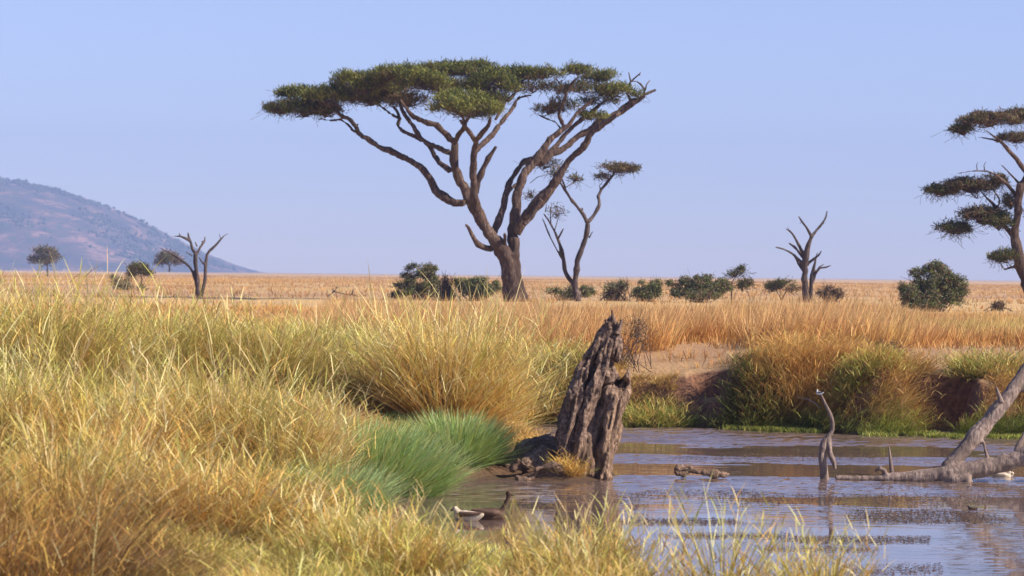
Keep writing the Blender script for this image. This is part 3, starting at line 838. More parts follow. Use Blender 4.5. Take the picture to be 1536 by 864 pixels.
def crown_pad(name, root, px, py, rx, ry, Y, n, pal, anchor=None, k=6, L=.26, W=.075, tw=26, seed=0, up=.6, top=.6, depth=.9, twr=.022):
    cts = pad_centers(px, py, rx, ry, Y, n, seed=seed, top=top, depth=depth)
    cols = pick(*pal, n, jit=.2)
    o = blade_obj(name, [leaves(cts, k, L, W, cols, up=up, spread=L * .35)], M['leaf'])
    attach(o, root)
    if tw:
        a0 = P(px, py + ry * .9, Y) if anchor is None else np.array(anchor)
        e = cts[rng.integers(0, n, tw)]
        mids = a0 + (e - a0) * .45 + rng.normal(0, .1, (tw, 3)) * np.linalg.norm(e - a0, axis=1)[:, None]
        v1 = twigs([a0] * (tw // 3), list(mids[:tw // 3]), twr * 1.6, twr)
        s2 = mids[rng.integers(0, max(1, tw // 3), tw)]
        v2 = twigs(list(s2), list(e), twr, twr * .4)
        e3 = cts[rng.integers(0, n, tw * 2)]; s3 = e3 + rng.normal(0, .45, (tw * 2, 3)) * np.array([1, 1, .5]) - np.array([0, 0, .25])
        v3 = twigs(list(s3), list(e3), twr * .5, twr * .3)
        V, Fc = join_pf([v1, v2, v3])
        ob = mesh_from('twigs', V, Fc, mat=M['twig'])
        ob.parent = o; ob.matrix_parent_inverse = Matrix.Identity(4)
    return o

# ------------------------------------------------------------------ main umbrella acacia
YM = 172.0
gz = lambda x, y: float(H(np.array([x]), np.array([y]))[0])
bx = XP(772, YM)
tree = empty('umbrella_thorn_tree', (bx, YM, gz(bx, YM)), 'huge flat topped acacia with forked trunk in the middle of the plain', 'tree')
Ltr = []
def add(Y0, Y1, pr): Ltr.append((Y0, Y1, pr))
add(0, 0, [(766, 470, 16), (765, 451, 11.5), (761, 426, 9.5), (759, 397, 9.5), (748, 370, 11)])
add(0, 0, [(788, 468, 13), (784, 448, 8.5), (777, 425, 8), (774, 400, 8.5), (771, 380, 9.5)])
add(-.2, -.1, [(772, 465, 14), (773, 440, 10), (769, 415, 9.5), (766, 395, 10), (758, 380, 9)])
add(.1, 0, [(800, 466, 5), (789, 446, 5), (778, 420, 6)])
add(0, -1.5, [(762, 388, 11.5), (748, 369, 12), (729, 342, 10.5), (712, 312, 9.5), (699, 286, 8.5), (685, 258, 7.5), (681, 233, 7), (680, 213, 6.5)])
add(-1.5, -4, [(680, 213, 6), (668, 202, 5.5), (656, 188, 5.5), (641, 185, 4.5), (622, 176, 4), (610, 164, 3), (600, 150, 2)])
add(-1.5, -5, [(680, 213, 5), (689, 202, 4.5), (697, 189, 4.2), (693, 176, 3), (682, 166, 2)])
add(-4, -6, [(697, 189, 3.5), (703, 176, 2.6), (712, 165, 1.8)])
add(-1, 1.5, [(680, 230, 4.5), (660, 222, 4.2), (643, 216, 4), (631, 206, 4), (616, 185, 3.5), (607, 172, 3), (600, 155, 2)])
add(-1, 4, [(674, 256, 4.5), (662, 247, 4.2), (652, 233, 3.8), (643, 217, 3.5), (629, 209, 3), (604, 196, 3), (598, 187, 2.8), (601, 176, 2.6), (590, 160, 2)])
add(3, 5, [(601, 178, 2.4), (588, 172, 2.2), (572, 160, 1.6), (560, 148, 1.2)])
add(-1, 2, [(697, 307, 6.5), (680, 304, 6.5), (660, 291, 7), (650, 279, 6.5), (639, 260, 6), (622, 245, 5.5), (606, 237, 5), (584, 227, 5), (559, 214, 4.5), (538, 199, 4), (534, 190, 3.8), (526, 180, 3), (513, 175, 2.8), (505, 167, 2.3), (490, 158, 1.8), (470, 152, 1.2)])
add(2, 2.6, [(537, 198, 2.6), (530, 195, 2.2), (521, 187, 2), (511, 179, 1.8), (497, 180, 1.5), (476, 178, 1)])
add(2, 2, [(534, 190, 2.5), (537, 186, 1.4)])
add(-1.2, -3, [(716, 318, 8), (712, 295, 7.2), (711, 264, 6.2), (711, 243, 5.8), (713, 222, 5.5), (714, 210, 5.2)])
add(-3, -5, [(714, 212, 4.8), (705, 198, 4), (697, 190, 3), (690, 180, 2)])
add(-3, -6, [(714, 211, 4.5), (722, 201, 3.8), (731, 190, 3.2), (735, 178, 2.2)])
add(-2.5, 1, [(714, 226, 4.6), (727, 213, 4.5), (741, 199, 4.2), (754, 181, 3.8), (765, 168, 3.4), (771, 156, 2.8), (779, 147, 2), (797, 143, 1.4)])
add(-2, 1, [(740, 170, 2), (749, 160, 2.6), (763, 149, 2.8), (778, 132, 2.6), (786, 120, 1.6)])
add(-2, -1, [(742, 180, 2), (752, 163, 2.5), (757, 155, 2)])
add(0, 2.5, [(741, 372, 7), (741, 351, 6.2), (749, 328, 5.8), (757, 303, 5.6), (761, 285, 5.2), (768, 266, 4.8), (777, 253, 4), (787, 241, 3.6), (802, 236, 3.2), (812, 226, 3)])
add(1, 2, [(763, 287, 3.4), (769, 281, 3.4), (777, 275, 3.4)])
add(0, 2, [(772, 384, 9.5), (770, 360, 10), (770, 345, 10), (773, 322, 9), (775, 300, 8), (779, 282, 7.6), (785, 263, 7), (795, 250, 7), (807, 237, 6.8), (817, 222, 6), (825, 209, 5.6), (838, 199, 4.8), (853, 187, 3.8), (865, 172, 3.4), (880, 157, 2.8), (889, 148, 2)])
add(2, 0, [(838, 199, 3.4), (845, 190, 3.4), (838, 174, 3), (843, 160, 2.8), (848, 146, 2.6), (850, 136, 2.4), (861, 122, 2.2), (868, 115, 1.4)])
add(1, 1, [(849, 136, 2), (840, 127, 1.6), (833, 117, 1.2)])
add(2, 3, [(841, 194, 1.6), (834, 183, 1.4), (815, 176, 1.3), (803, 168, 1)])
add(2, 4, [(806, 247, 6), (816, 236, 6), (829, 224, 4), (845, 205, 3.8), (863, 187, 3.6), (880, 172, 3.6), (897, 161, 3.4), (905, 152, 2.6), (920, 148, 1.8)])
add(2, 5, [(812, 244, 6), (826, 232, 5.5), (847, 222, 5.4), (867, 204, 5), (884, 195, 5), (899, 182, 4.8), (920, 172, 4.4), (940, 156, 4.2), (957, 147, 3.6), (972, 139, 2.4), (983, 135, 1.4)])
add(0, -2.5, [(774, 350, 8), (784, 330, 8.5), (797, 315, 9), (813, 299, 9), (826, 282, 8), (840, 262, 7.2), (852, 243, 6.4), (868, 227, 6), (880, 211, 5.6), (889, 198, 5.2), (905, 187, 4.6), (926, 172, 4.2), (949, 155, 3.8), (967, 143, 2.6)])
add(-1, -1.2, [(812, 300, 4), (800, 322, 4), (786, 338, 5)])
RK = .85
parts = []
for i, (y0, y1, pr) in enumerate(Ltr):
    pts, rad = limb(YM + y0, YM + y1, pr)
    parts.append(tube(pts, rad, 10, .3, .34, i))
RK = 1.0
skin('trunk', parts, M['bark'], .055, ridge_disp(.055, 3.5, 1.0), tree, 0)
# dead stubs and bare twigs
for k, prs in enumerate(([(714, 290, 5), (719, 264, 5), (733, 239, 4.4), (744, 220, 2.4)],
            [(738, 374, 5), (729, 373, 4.5), (716, 366, 4.4), (707, 351, 3.4), (698, 336, 2.2)],
            [(757, 372, 3.5), (757, 350, 2.6)])):
    pts, rad = limb(YM - .8 if k == 0 else YM, YM - 1.2, prs)
    skin('dead_branch', [tube(pts, rad, 8, .25, .3, k + 40)], M['bark'], .06, None, tree, 1)
for prs in ([(946, 152, 1.8), (941, 140, 1.6), (945, 124, 1.6), (959, 112, 1.2)], [(946, 122, 1.4), (943, 109, .9)], [(967, 142, 1.8), (967, 134, 1.4), (961, 126, 1.4), (955, 122, 1)],
            [(968, 136, 1.2), (970, 127, 1), (975, 121, .7)], [(959, 113, 1.2), (961, 109, .8)], [(948, 122, 1), (955, 122, .8)]):
    pts, rad = limb(YM + 4, YM + 4.2, prs); V, Fc = tube(pts, rad, 6, .3, .2)
    attach(mesh_from('bare_twig', V, Fc, mat=M['twig'], smooth=True), tree)

PG = ([DARKG, OLIVE, DUST], [4, 5, 1]); PGL = ([OLIVE * 1.15, DARKG * 1.3, OLIVE], [4, 2, 3]); PGD = ([DARKG, OLIVE * .8, DUST, BRN], [3, 2, 2, 1]); PGB2 = ([BRN * 1.4, DUST * 1.3, DARKG], [3, 4, 2])
pads = [  # px, py, rx, ry, dY, n, palette
    (448, 141, 34, 9, 3, 420, PG), (422, 163, 24, 10, 2, 480, PGD), (455, 166, 36, 13, 2, 720, PGD), (492, 146, 42, 16, 1, 1000, PG), (497, 168, 26, 10, 3, 330, PGD),
    (540, 125, 48, 20, 0, 1350, PG), (577, 127, 48, 22, 2, 1350, PG), (560, 148, 50, 14, 3, 800, PGD), (602, 113, 44, 14, -2, 900, PG), (610, 150, 34, 14, 1, 380, PGB2),
    (655, 107, 38, 11, 2, 700, PG), (660, 128, 42, 14, 3, 600, PGD), (635, 122, 40, 16, -3, 900, PGL),
    (700, 162, 54, 16, -6, 1700, PGL), (690, 148, 44, 10, -5, 700, PGL), (708, 107, 50, 12, 0, 1000, PG), (737, 127, 44, 20, -1, 1300, PG), (745, 150, 22, 10, -2, 260, PGD),
    (775, 113, 44, 11, 1, 850, PG), (800, 132, 34, 10, 2, 260, PGD), (815, 112, 32, 8, 0, 420, PG), (835, 133, 26, 12, 1, 200, PGB2),
    (868, 107, 24, 7, 1, 340, PG), (905, 116, 34, 8, 3, 480, PG), (918, 137, 30, 11, 3, 620, PGL), (878, 132, 30, 10, 2, 240, PGD), (822, 166, 22, 8, 3, 230, PGB2),
    (845, 158, 24, 12, 2, 200, PGB2), (886, 174, 20, 8, 3, 230, PGL), (956, 142, 12, 5, 4, 80, PGL), (900, 152, 30, 8, 3, 210, PGD), (905, 178, 10, 6, 3, 70, PGL)]
for i, (x, y, rx, ry, dy, n, pal) in enumerate(pads):
    n = max(n, 60)
    crown_pad('crown', tree, x, y, rx * 1.04, ry * .82, YM + dy, int(n * (.72 if x < 800 else .52)), pal, seed=i, tw=max(14, n // 12), L=.32, W=.05, k=5, up=.8)

# ------------------------------------------------------------------ smaller trees
def simple_tree(name, label, cat, px, row, Y, limbs, pads, material, voxel=.06, group=None, jit=.25, twigs_=None, disp=None, base=True):
    x = XP(px, Y); root = empty(name, (x, Y, gz(x, Y)), label, cat, group)
    parts = []
    for i, l in enumerate(limbs):
        if isinstance(l, tuple): y0, y1, l = l
        else: y0 = y1 = 0; y1 = ((i * 37) % 7 - 3) * .15
        pts, rad = limb(Y + y0, Y + y1, l); parts.append(tube(pts, rad, 8, .25, jit, i + px))
    skin('trunk', parts, material, voxel, disp, root, 1)
    for i, (cx, cy, rx, ry, dy, n, pal) in enumerate(pads):
        crown_pad('crown', root, cx, cy, rx * 1.15, ry * .9, Y + dy, n, pal, seed=i + px, tw=max(10, n // 8), L=.24 * (Y / 172), W=.045 * (Y / 172), k=5)
    if twigs_:
        for l in twigs_:
            V, Fc = tube(*limb(Y, Y + .2, l), 5, .3, .2); attach(mesh_from('twig', V, Fc, mat=M['twig'], smooth=True), root)
    return root

simple_tree('acacia_tree', 'slender forked acacia with sparse brown tufts just right of the huge tree', 'tree', 866, 453, 178, [
    [(867, 466, 6), (866, 450, 5.2), (862, 426, 4.8), (865, 405, 5), (868, 384, 4.8), (878, 358, 4.2), (881, 334, 3.8)],
    (0, -.8, [(881, 334, 3.2), (872, 317, 3), (863, 306, 2.6), (855, 297, 2.4), (847, 284, 2.2), (838, 271, 1.4)]),
    (-.4, -.6, [(848, 284, 1.8), (842, 266, 1.2)]),
    (0, .8, [(881, 334, 3.4), (890, 324, 3.2), (899, 307, 3), (897, 295, 2.8), (901, 286, 2.5), (913, 271, 2), (922, 260, 1.6)]),
    (.4, .6, [(901, 286, 1.2), (899, 279, .9), (906, 270, .7)]),
    (0, .5, [(862, 432, 4), (857, 424, 3.6), (849, 409, 3.4), (845, 388, 3.2), (838, 363, 2.8), (834, 353, 2.2), (826, 336, 1.7), (815, 320, 1)]),
    (.2, .6, [(848, 398, 1.6), (840, 384, 1.5), (826, 357, 1.4), (813, 326, .9)]),
    [(837, 358, 2), (845, 342, 1)], [(883, 357, 1.8), (890, 346, .8)], [(872, 319, 2.4), (873, 312, 1.5)], [(867, 384, 2), (870, 374, 1)],
], [(922, 253, 32, 6.5, .8, 420, PGB2), (903, 266, 12, 5, .8, 60, PGB2), (815, 247, 26, 9, -.6, 150, PGB2), (834, 258, 12, 8, -.6, 60, PGB2), (863, 270, 8, 4, -.6, 40, PGB2), (834, 318, 14, 12, 0, 26, PGB2), (800, 292, 14, 6, .5, 20, PGB2)],
    M['bark2'], .05, twigs_=[[(826, 336, 1), (826, 316, .6), (828, 305, .4)], [(832, 345, .9), (838, 325, .6), (841, 316, .4)], [(806, 310, .9), (798, 300, .7), (793, 288, .5)], [(818, 318, .8), (820, 305, .4)], [(847, 282, .8), (862, 272, .6), (868, 262, .4)], [(795, 275, .7), (806, 266, .5), (820, 262, .4)]])

simple_tree('dead_tree', 'bare dead tree with many upswept grey branches on the right side of the plain', 'dead tree', 1207, 453, 190, [
    [(1206, 472, 5.6), (1207, 453, 5), (1207, 419, 4.6), (1208, 387, 4.6), (1213, 368, 3.8), (1217, 354, 3)],
    (0, -.5, [(1217, 354, 2.4), (1209, 340, 2), (1202, 331, 1.7), (1197, 324, 1.1)]),
    (0, .5, [(1217, 354, 2.6), (1226, 345, 2.2), (1236, 332, 1.6), (1241, 316, .9)]),
    (0, -.6, [(1208, 384, 3), (1199, 369, 2.3), (1191, 355, 1.8), (1184, 346, 1.5), (1178, 343, .8)]),
    [(1184, 347, 1.2), (1181, 339, .7)],
    (0, .7, [(1206, 388, 2.6), (1200, 380, 2.3), (1192, 371, 2), (1184, 365, 1.2)]),
    (0, -.4, [(1207, 399, 2.6), (1191, 383, 2), (1176, 374, 1.7), (1163, 371, 1.1)]),
    (0, .4, [(1206, 408, 2.2), (1198, 396, 1.7), (1191, 384, 1.2), (1184, 376, .8)]),
    (0, -.5, [(1209, 400, 2.6), (1220, 388, 2.2), (1228, 382, 1.8), (1232, 376, 1.1)]),
    [(1227, 383, 1.4), (1227, 378, .9)],
    (.8, .8, [(1212, 470, 4), (1214, 453, 3.6), (1217, 428, 3.2), (1219, 406, 2.8), (1224, 388, 1.8), (1226, 380, 1)]),
    (.8, .4, [(1218, 424, 2.6), (1223, 410, 1.9), (1230, 402, 1.8), (1240, 401, 1.5), (1247, 398, .8)]),
    (.8, 1.2, [(1223, 410, 1.6), (1229, 401, 1.3), (1236, 396, .8)]),
    [(1210, 330, .9), (1199, 336, .9)] if False else [(1203, 333, 1), (1199, 336, .6)], [(1232, 338, 1), (1240, 332, .6)]],
    [], M['bark2'], .05, jit=.3)

simple_tree('dead_tree', 'dark forked dead tree with crooked branches standing before the blue hill', 'dead tree', 297, 445, 183, [
    [(299, 462, 5), (297, 445, 4.2), (295, 417, 3.6), (294, 395, 3.3), (294, 380, 3)],
    (0, -.5, [(294, 381, 2.8), (288, 373, 2.4), (285, 362, 2.1), (277, 357, 2), (271, 354, 1.5), (260, 355, .8)]),
    (0, -.3, [(285, 363, 2), (283, 356, 1.8), (282, 349, 1.3)]), [(271, 354, 1.3), (268, 349, .8)],
    (0, .5, [(295, 382, 2.3), (300, 371, 2.1), (307, 362, 1.6), (308, 355, .9)]), [(296, 370, 1.6), (292, 363, 1)], [(303, 366, 1.2), (302, 361, .8)],
    (0, -.8, [(294, 420, 3), (289, 409, 2.3), (284, 400, 2), (271, 390, 1.7), (256, 380, 1.3), (240, 372, .9)]),
    (.2, .7, [(302, 455, 3.6), (303, 440, 3.2), (307, 417, 3), (309, 396, 2.6), (310, 382, 2.2), (318, 373, 2), (326, 366, 1.9), (331, 359, 1.6), (336, 353, 1.2), (342, 350, .7)]),
    [(331, 360, 1.4), (329, 351, .8)], [(308, 398, 2), (302, 393, 1.6), (298, 386, 1.2)], [(290, 384, 1.2), (282, 380, 1), (277, 378, .6)], [(284, 373, 1), (279, 370, .6)]],
    [], M['bark2'], .05, jit=.3)

simple_tree('acacia_tree', 'tall layered acacia cut off by the right edge of the picture', 'tree', 1542, 468, 150, [
    [(1552, 480, 10), (1543, 440, 9), (1533, 405, 8), (1527, 380, 7.5), (1522, 357, 7), (1525, 331, 7), (1528, 300, 6.5), (1533, 275, 6)],
    (0, -1, [(1533, 275, 5), (1540, 260, 4.4), (1530, 246, 4), (1515, 228, 3.4), (1499, 210, 2.8), (1490, 204, 2.2), (1480, 196, 1.4)]),
    (0, 1, [(1534, 275, 5), (1552, 255, 4), (1570, 235, 3), (1590, 215, 2)]),
    (0, -.8, [(1527, 295, 3.6), (1519, 286, 3), (1512, 277, 2.8), (1503, 270, 2.6), (1492, 262, 2.2), (1480, 257, 1.8), (1454, 257, 1.3), (1423, 263, .8)]),
    (0, .3, [(1533, 281, 2.6), (1524, 271, 2), (1516, 262, 1.8), (1506, 251, 1.5), (1496, 242, .9)]),
    (0, 1, [(1522, 357, 5), (1515, 347, 4.6), (1508, 338, 4.4), (1503, 324, 3.8), (1496, 312, 3.2), (1488, 304, 2.6), (1480, 297, 2), (1465, 280, 1.3)]),
    (.5, .8, [(1496, 314, 2.2), (1500, 300, 2), (1492, 288, 1.4), (1486, 280, .9)]),
    (0, .5, [(1498, 212, 2), (1490, 209, 1.7), (1477, 207, 1.4), (1468, 206, 1.1), (1460, 210, .7)]),
    (0, -.5, [(1530, 399, 2.4), (1517, 401, 2), (1507, 405, 1.8), (1501, 396, 1.3), (1496, 390, .8)]), [(1513, 402, 1.4), (1509, 392, .9)],
    [(1518, 287, 2), (1513, 277, 1.2), (1510, 272, 1)], [(1491, 314, 1.5), (1479, 310, 1.2), (1463, 306, .7)]],
    [(1485, 181, 42, 10.6, -1, 840, PGB2), (1448, 194, 20, 8.8, -1, 300, PGD), (1528, 175, 34, 11.2, 0, 630, PGB2), (1522, 208, 24, 7.5, 0, 300, PGB2), (1575, 185, 34, 15.0, 1, 540, PGB2), (1590, 225, 30, 12.5, 1, 450, PGB2),
     (1456, 280, 38, 11.2, 1, 780, PGB2), (1412, 286, 24, 10.0, 1, 495, PGD), (1490, 271, 18, 10.0, 1, 225, PGB2), (1475, 324, 36, 15.0, 1, 840, PGB2), (1430, 341, 24, 11.2, 1, 540, PGD), (1498, 335, 22, 12.5, 0, 300, PGD), (1516, 303, 12, 13.8, 0, 165, PGB2),
     (1507, 385, 22, 8.8, -.5, 390, PGD), (1570, 320, 30, 15.0, 1, 480, PGB2), (1580, 280, 30, 12.5, 0, 390, PGB2)],
    M['bark'], .06, twigs_=[[(1477, 257, 1), (1476, 248, .7), (1479, 243, .4)], [(1466, 257, .8), (1465, 248, .6), (1467, 243, .4)], [(1492, 300, 1), (1493, 290, .7), (1490, 284, .5)]])

# far small trees
simple_tree('small_tree', 'tiny flat topped tree on the horizon at the far left before the hill', 'tree', 71, 412, 620, [
    [(71, 414, 1.6), (71, 402, 1.3), (70, 392, 1.1), (66, 384, .8)], [(70, 398, 1), (76, 388, .8), (80, 382, .6)], [(70, 396, .9), (60, 392, .6)]],
    [(68, 378, 16, 6, 0, 130, PGB2), (75, 387, 15, 8, 0, 120, PGB2), (54, 391, 10, 5, 0, 60, PGB2), (66, 392, 12, 7, 0, 60, PGB2)], M['bark2'], .12)
simple_tree('small_tree', 'round brown leafed tree on the horizon touching the dead tree', 'tree', 253, 405, 560, [
    [(254, 408, 1.6), (254, 400, 1.2), (250, 392, .8)], [(254, 400, 1), (260, 390, .7)]],
    [(252, 388, 17, 11, 0, 170, PGB2), (245, 395, 12, 6, 0, 50, PGB2), (262, 392, 8, 9, 0, 50, PGB2)], M['bark2'], .12)
simple_tree('small_tree', 'little dark umbrella shaped tree on a thin stem left of the dead tree', 'tree', 212, 436, 235, [
    [(212, 442, 1.4), (212, 430, 1.3), (213, 418, 1.1), (210, 410, .8)], [(213, 420, .8), (219, 412, .6)]],
    [(210, 404, 15, 7, 0, 260, PGD), (221, 411, 10, 4, 0, 70, PGD), (200, 411, 8, 4, 0, 60, PGD), (212, 433, 5, 5, -1, 30, PGD)], M['bark2'], .06)
simple_tree('small_tree', 'small sparse umbrella tree with slanting stems left of the grey dead tree', 'tree', 1172, 452, 200, [
    [(1172, 462, 1.7), (1172, 450, 1.4), (1167, 440, 1), (1160, 432, .7)], [(1172, 452, 1.2), (1178, 440, 1), (1184, 430, .6)], [(1171, 449, 1), (1170, 436, .7)]],
    [(1172, 428, 20, 6, 0, 170, PGD), (1158, 434, 9, 5, 0, 40, PGB2), (1187, 434, 10, 6, 0, 40, PGB2)], M['bark2'], .05)
simple_tree('small_tree', 'thin young tree leaning right beside the long dark thicket', 'tree', 1097, 440, 182, [
    [(1097, 455, 1.6), (1097, 440, 1.4), (1098, 425, 1.2), (1104, 414, 1), (1112, 404, .8)]],
    [(1102, 412, 9, 4, 0, 55, PGD), (1111, 406, 5, 6, 0, 50, PGD), (1114, 430, 10, 9, .6, 70, PGD), (1123, 424, 6, 6, .6, 35, PGD)], M['bark2'], .05)

# ------------------------------------------------------------------ bushes
def bush(name, label, px, row, Y, lobes, pal, stems=14, L=.13, W=.055, group='bushes on the plain', twn=20, up=.1, thick=.028):
    x = XP(px, Y); z = gz(x, Y); root = empty(name, (x, Y, z), label, 'bush', group)
    ends = []
    extra = [(cx + rx * a_, cy - ry * b_, rx * .42, ry * .42, dy, int(n * .16)) for cx, cy, rx, ry, dy, n in lobes[:3] if n > 90 for a_, b_ in ((-.75, .55), (.7, .75), (.95, .1))]
    lobes = list(lobes) + extra
    for i, (cx, cy, rx, ry, dy, n) in enumerate(lobes):
        cts = pad_centers(cx, cy, rx, ry * 1.1, Y + dy, int(n * 1.1) + 8, seed=i + px, top=.3, depth=.9)
        k_ = cts[:, 2] > z + .05
        if k_.sum() < 20: cts[:, 2] = np.maximum(cts[:, 2], z + .1)
        else: cts = cts[k_]
        cols = pick(*pal, len(cts), jit=.22)
        o = blade_obj('foliage', [leaves(cts, 5, L, W, cols, up=up, spread=L * .5)], M['leaf']); attach(o, root)
        ends += list(cts[rng.integers(0, len(cts), max(3, stems // len(lobes)))])
    st = [np.array([x + rng.normal(0, .35), Y + rng.normal(0, .35), z - .1]) for _ in ends]
    V1 = twigs(st, ends, thick, thick * .35)
    e2 = [e + rng.normal(0, .22, 3) + np.array([0, 0, .04]) for e in ends for _ in range(3)]
    V2 = twigs([e - (e - s) * .3 for e, s in zip([e for e in ends for _ in range(3)], [s for s in st for _ in range(3)])], e2, thick * .5, thick * .2)
    V, Fc = join_pf([V1, V2])
    attach(mesh_from('stems', V, Fc, mat=M['twig']), root)
    return root

PBU = ([DARKG * 1.4, GREY * 1.7, OLIVE, BRN * 1.8], [3, 4, 2, 3]); PBG = ([GREY * 1.8, DARKG * 1.9, DUST * 1.4, OLIVE * 1.2], [4, 3, 2, 2]); PBR = ([BRN * 1.8, DUST * 1.3], [2, 1])
bush('bush', 'large dark bush left of the huge acacia with a bushy top above the horizon', 630, 450, 176, [(632, 408, 20, 12, 0, 420), (628, 425, 24, 16, 0, 480), (607, 434, 14, 12, -.5, 280), (645, 436, 24, 12, 0, 330), (592, 443, 10, 5, 0, 60), (660, 441, 14, 8, 0, 120)], PBU, 40)
bush('bush', 'brown bare twigged bush between the large dark bush and the low green one', 668, 450, 174, [(668, 428, 14, 16, 0, 40), (672, 440, 12, 9, 0, 50)], PBR, 60, L=.12, W=.04, thick=.05)
bush('bush', 'low spreading green bush just left of the huge acacia trunk', 713, 450, 174, [(700, 425, 18, 6, 0, 260), (712, 438, 26, 10, -.4, 520), (735, 434, 13, 11, 0, 260), (722, 419, 14, 3, 0, 50)], PBG, 24)
bush('bush', 'thin scrubby bush behind the foot of the slender forked acacia', 845, 452, 184, [(848, 440, 14, 10, 0, 160), (880, 440, 10, 9, 0, 110), (826, 438, 8, 6, 0, 20)], PBG, 36)
bush('bush', 'open arching thorn bush with bare bent stems right of the slender acacia', 925, 454, 184, [(925, 430, 22, 8, 0, 90), (932, 426, 8, 6, 0, 70), (918, 443, 16, 9, 0, 40)], PBG, 60, thick=.05)
bush('bush', 'small round green bush with a dark leaning top left of the long thicket', 967, 452, 180, [(966, 441, 20, 10, 0, 420), (975, 427, 14, 6, 0, 110), (982, 436, 8, 9, 0, 120)], PBG, 24)
bush('thicket', 'long dark thicket in the middle right of the plain touching the horizon', 1048, 452, 178, [(1020, 432, 18, 13, 0, 400), (1045, 430, 24, 14, 0, 600), (1070, 434, 22, 13, 0, 520), (1048, 443, 38, 8, -.5, 520), (1053, 416, 10, 5, 0, 26)], PBU, 46)
bush('bush', 'low brown bush just right of the grey dead tree', 1244, 452, 190, [(1245, 443, 18, 9, 0, 220), (1240, 434, 12, 7, 0, 30)], PBR, 40, thick=.04)
bush('bush', 'big rounded dark green bush on the right of the plain, widest of all', 1402, 466, 141, [(1398, 420, 30, 18, 0, 800), (1375, 442, 26, 18, -.5, 720), (1402, 440, 36, 20, 0, 1000), (1432, 432, 24, 18, 0, 480), (1404, 403, 16, 9, 0, 240), (1385, 456, 30, 9, -.5, 420), (1425, 452, 24, 10, 0, 220), (1366, 455, 16, 8, -.5, 220)], PBU, 60, L=.11, W=.045)
bush('bush', 'faint pale bush at the left below the little umbrella tree', 185, 440, 240, [(182, 428, 14, 12, 0, 110), (172, 416, 10, 4, 0, 40), (192, 437, 18, 5, 0, 90)], PBG, 30)
bush('bush', 'low reddish scrub on the plain near the right edge', 1495, 464, 148, [(1495, 459, 12, 4, 0, 60)], PBR, 16)
bush('twiggy_bush', 'thin twiggy bush on the far bank left of the red earth gap', 1325, 590, 63.0, [(1322, 545, 26, 26, 0, 170), (1330, 570, 20, 22, 0, 120)], ([BRN * 1.8, YG * .8, GREY], [2, 2, 1]), 90, L=.09, W=.02, thick=.012)
bush('thorn_bush', 'bare tangled thorn bush standing on the bank right behind the stump', 940, 545, 64.5, [(950, 500, 28, 26, 0, 60), (936, 520, 24, 20, 0, 50)], ([BRN * 2.5, DUST], [2, 1]), 34, L=.07, W=.015, thick=.011)

# fallen dead branches lying on the plain
def pixel_wood(name, label, cat, Y, limbs, material, voxel, disp=None, part='branch', jit=.25, sm=1, group=None, base=None):
    x = XP(*base) if base else XP(limbs[0][-1][0][0] if isinstance(limbs[0], tuple) else limbs[0][0][0], Y)
    parts = []
    for i, l in enumerate(limbs):
        y0 = y1 = 0
        if isinstance(l, tuple): y0, y1, l = l
        pts, rad = limb(Y + y0, Y + y1, l); parts.append(tube(pts, rad, 10, max(voxel * 3, .04), jit, i * 3.3))
    o = skin(name, parts, material, voxel, disp, None, sm)
    return tag(o, label, cat, group)
pixel_wood('fallen_branch', 'bare fallen branches lying on the bare plain left of the dark bush', 'branch', 196, [
    [(489, 446, .9), (500, 438, 1.1), (506, 430, .7)], [(500, 438, .9), (499, 432, .6)], [(500, 437, 1), (512, 440, 1.1), (522, 442, 1.2), (528, 441, 1.3), (529, 434, .9)],
    [(528, 441, 1), (538, 445, 1.2), (548, 445, 1.1), (549, 437, .9), (553, 429, .6)], [(537, 434, .6), (542, 440, .7), (548, 445, .8)]], M['bark2'], .045, jit=.15)

# ------------------------------------------------------------------ the stump
YS = 46.0
def stump_disp(co, no):
    lean = (co[:, 2]) * .22
    x = co[:, 0] - lean
    n = fbm(x * 7.5, co[:, 2] * 1.1, co[:, 1] * 7.5, o=3, seed=131)
    n2 = fbm(x * 22, co[:, 2] * 4.0, co[:, 1] * 22, o=2, seed=132)
    r = 1 - np.abs(2 * n - 1) * 2.2
    no = no * (1 - .75 * sstep(1.9, 2.35, co[:, 2]))[:, None]
    n3 = fbm(x * 14, co[:, 2] * 1.8, co[:, 1] * 14, o=2, seed=133)
    out = co + no * (.075 * (r - .45) + .05 * (n2 - .5) - .05 * sstep(.56, .66, n3))[:, None]
    for (px, py, sx, sz, dep) in ((929, 578, .13, .10, .40), (902, 548, .06, .30, .14), (893, 612, .11, .34, .16), (917, 545, .06, .12, .14), (862, 640, .05, .25, .10), (898, 650, .045, .3, .08), (922, 620, .03, .3, .07)):
        c = P(px, py, YS)
        dx = (co[:, 0] - c[0] - .25 * (co[:, 2] - c[2])) / sx; dz = (co[:, 2] - c[2]) / sz
        k = np.exp(-(dx * dx + dz * dz) ** 1.3) * (co[:, 1] < YS + .05)
        out[:, 1] += dep * k
    return out
